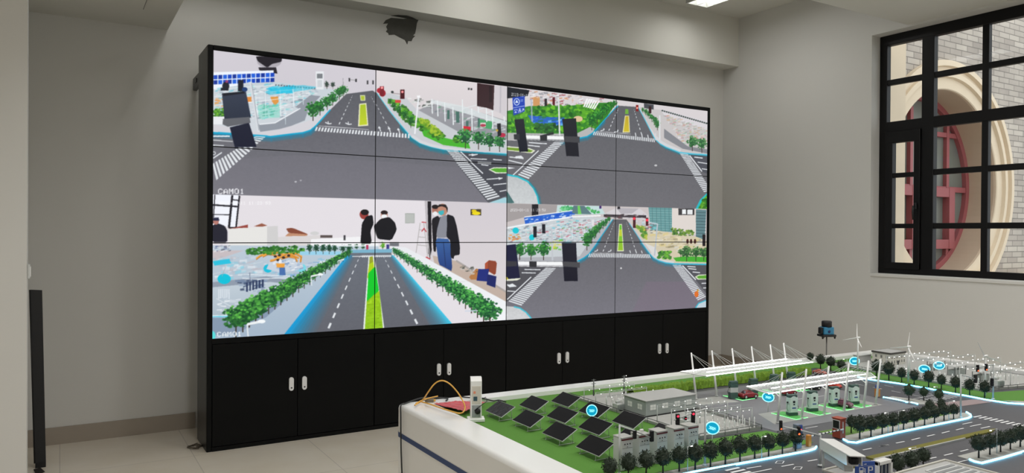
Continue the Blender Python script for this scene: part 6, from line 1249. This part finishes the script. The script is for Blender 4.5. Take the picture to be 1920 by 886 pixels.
ad = thing('cable_adapter', 'small grey brown adapter lying under the yellow loop', 'adapter', tuple(atZ(*z1(340, 285), rim)), -R(30)); MB().box(-.02, .02, -.011, .011, 0, .016, None, .002).build('body', mat('grey_brown_plastic', (112, 104, 88), .5), ad); MB().box(.02, .028, -.006, .006, .004, .012).build('plug', YEL, ad)
rf = MB(); fx = g2 = None
c4 = [atZ(*z1(375, 305), rim), atZ(*z1(560, 284), rim), atZ(*z1(815, 300), ZG+.015), atZ(*z1(830, 335), ZG+.012), atZ(*z1(640, 370), rim), atZ(*z1(540, 360), rim)]
nn_ = 14; A, B, C, D = Vector((1.392, 2.965, 0)), Vector((1.47, 3.03, 0)), Vector((1.60, 2.875, 0)), Vector((1.475, 2.80, 0))
A, B, C, D = [Vector((q.x, q.y, 0)) for q in (c4[0], c4[1], c4[2], c4[4])]
for j in range(nn_+1):
    for i in range(nn_+1):
        u_, v_ = i/nn_, j/nn_; q = (A*(1-u_)+B*u_)*(1-v_)+(D*(1-u_)+C*u_)*v_; rf.v.append((q.x+rnd.uniform(-.002, .002), q.y+rnd.uniform(-.002, .002), rim+.001+rnd.uniform(0, .004)))
rf.f = [(j*(nn_+1)+i, (j+1)*(nn_+1)+i, (j+1)*(nn_+1)+i+1, j*(nn_+1)+i+1) for j in range(nn_) for i in range(nn_)]; rf.sm = [False]*len(rf.f)
ro = rf.build('red_film', mat('red_film', (196, 84, 92), .4, var=.25, scale=50)); md = ro.modifiers.new('thick', 'SOLIDIFY'); md.thickness = .0015; md.offset = 1; tag(ro, 'crumpled red plastic film lying on the table corner behind the white device', 'plastic film')
# ------------------------------------------------------------------ laser level on a thin tripod behind the table
ly = 3.75; lc = atY(1550, 617, ly); dl = lc.y*AX_F[1]+lc.x*AX_F[0]; s_ = dl/FOC
ll = thing('laser_level', 'blue and black laser level on a thin pole beyond the table', 'laser level', (lc.x, lc.y, 0), -R(20)); z = lambda py: CAM_Z+(443-py+4)*s_
zt_, zb_, z0_, zf = lc.z+(617-601)*s_, lc.z+(617-612)*s_, lc.z-(626-617)*s_, lc.z-(634-617)*s_
MB().box(-10*s_, 10.5*s_, -8*s_, 8*s_, z0_, zb_, None, .004).build('body', mat('laser_blue', (52, 128, 166), .4, var=.06), ll); MB().lathe([(9*s_, zb_), (9.2*s_, zt_-.006), (8*s_, zt_), (3*s_, zt_)], 20).build('head', DARK, ll)
MB().box(-15*s_, -10*s_, -5*s_, 5*s_, z0_+.005, zb_-.004, None, .004).build('side_lens', DARK, ll); MB().lathe([(2.6*s_, 0), (2.6*s_, .003), (1.5*s_, .005)], 14, Matrix.Translation((0, -8*s_, lc.z-3*s_))@Matrix.Rotation(R(90), 4, 'X')).build('button', mat('navy_button', (20, 40, 90), .4), ll)
MB().box(-14*s_, 14*s_, -10*s_, 10*s_, z0_-4*s_, z0_, None, .003).build('base_plate', DARK, ll)
for x, y in ((-12, -6), (13, -6), (0, 9)): MB().lathe([(1.2*s_, zf), (1.8*s_, zf+.01), (1.8*s_, z0_-2*s_)], 10, Matrix.Translation((x*s_, y*s_, 0))).build('levelling_foot', DARK, ll)
MB().tube([(0, 0, .40), (0, 0, z0_-3*s_)], .005, 8).build('pole', mat('dark_pole', (90, 88, 84), .4), ll)
for k in range(3): a = k*2.094+.5; MB().tube([(0, 0, .5), (.28*math.cos(a), .28*math.sin(a), .006)], .006, 8).build('tripod_leg', DARK, ll)
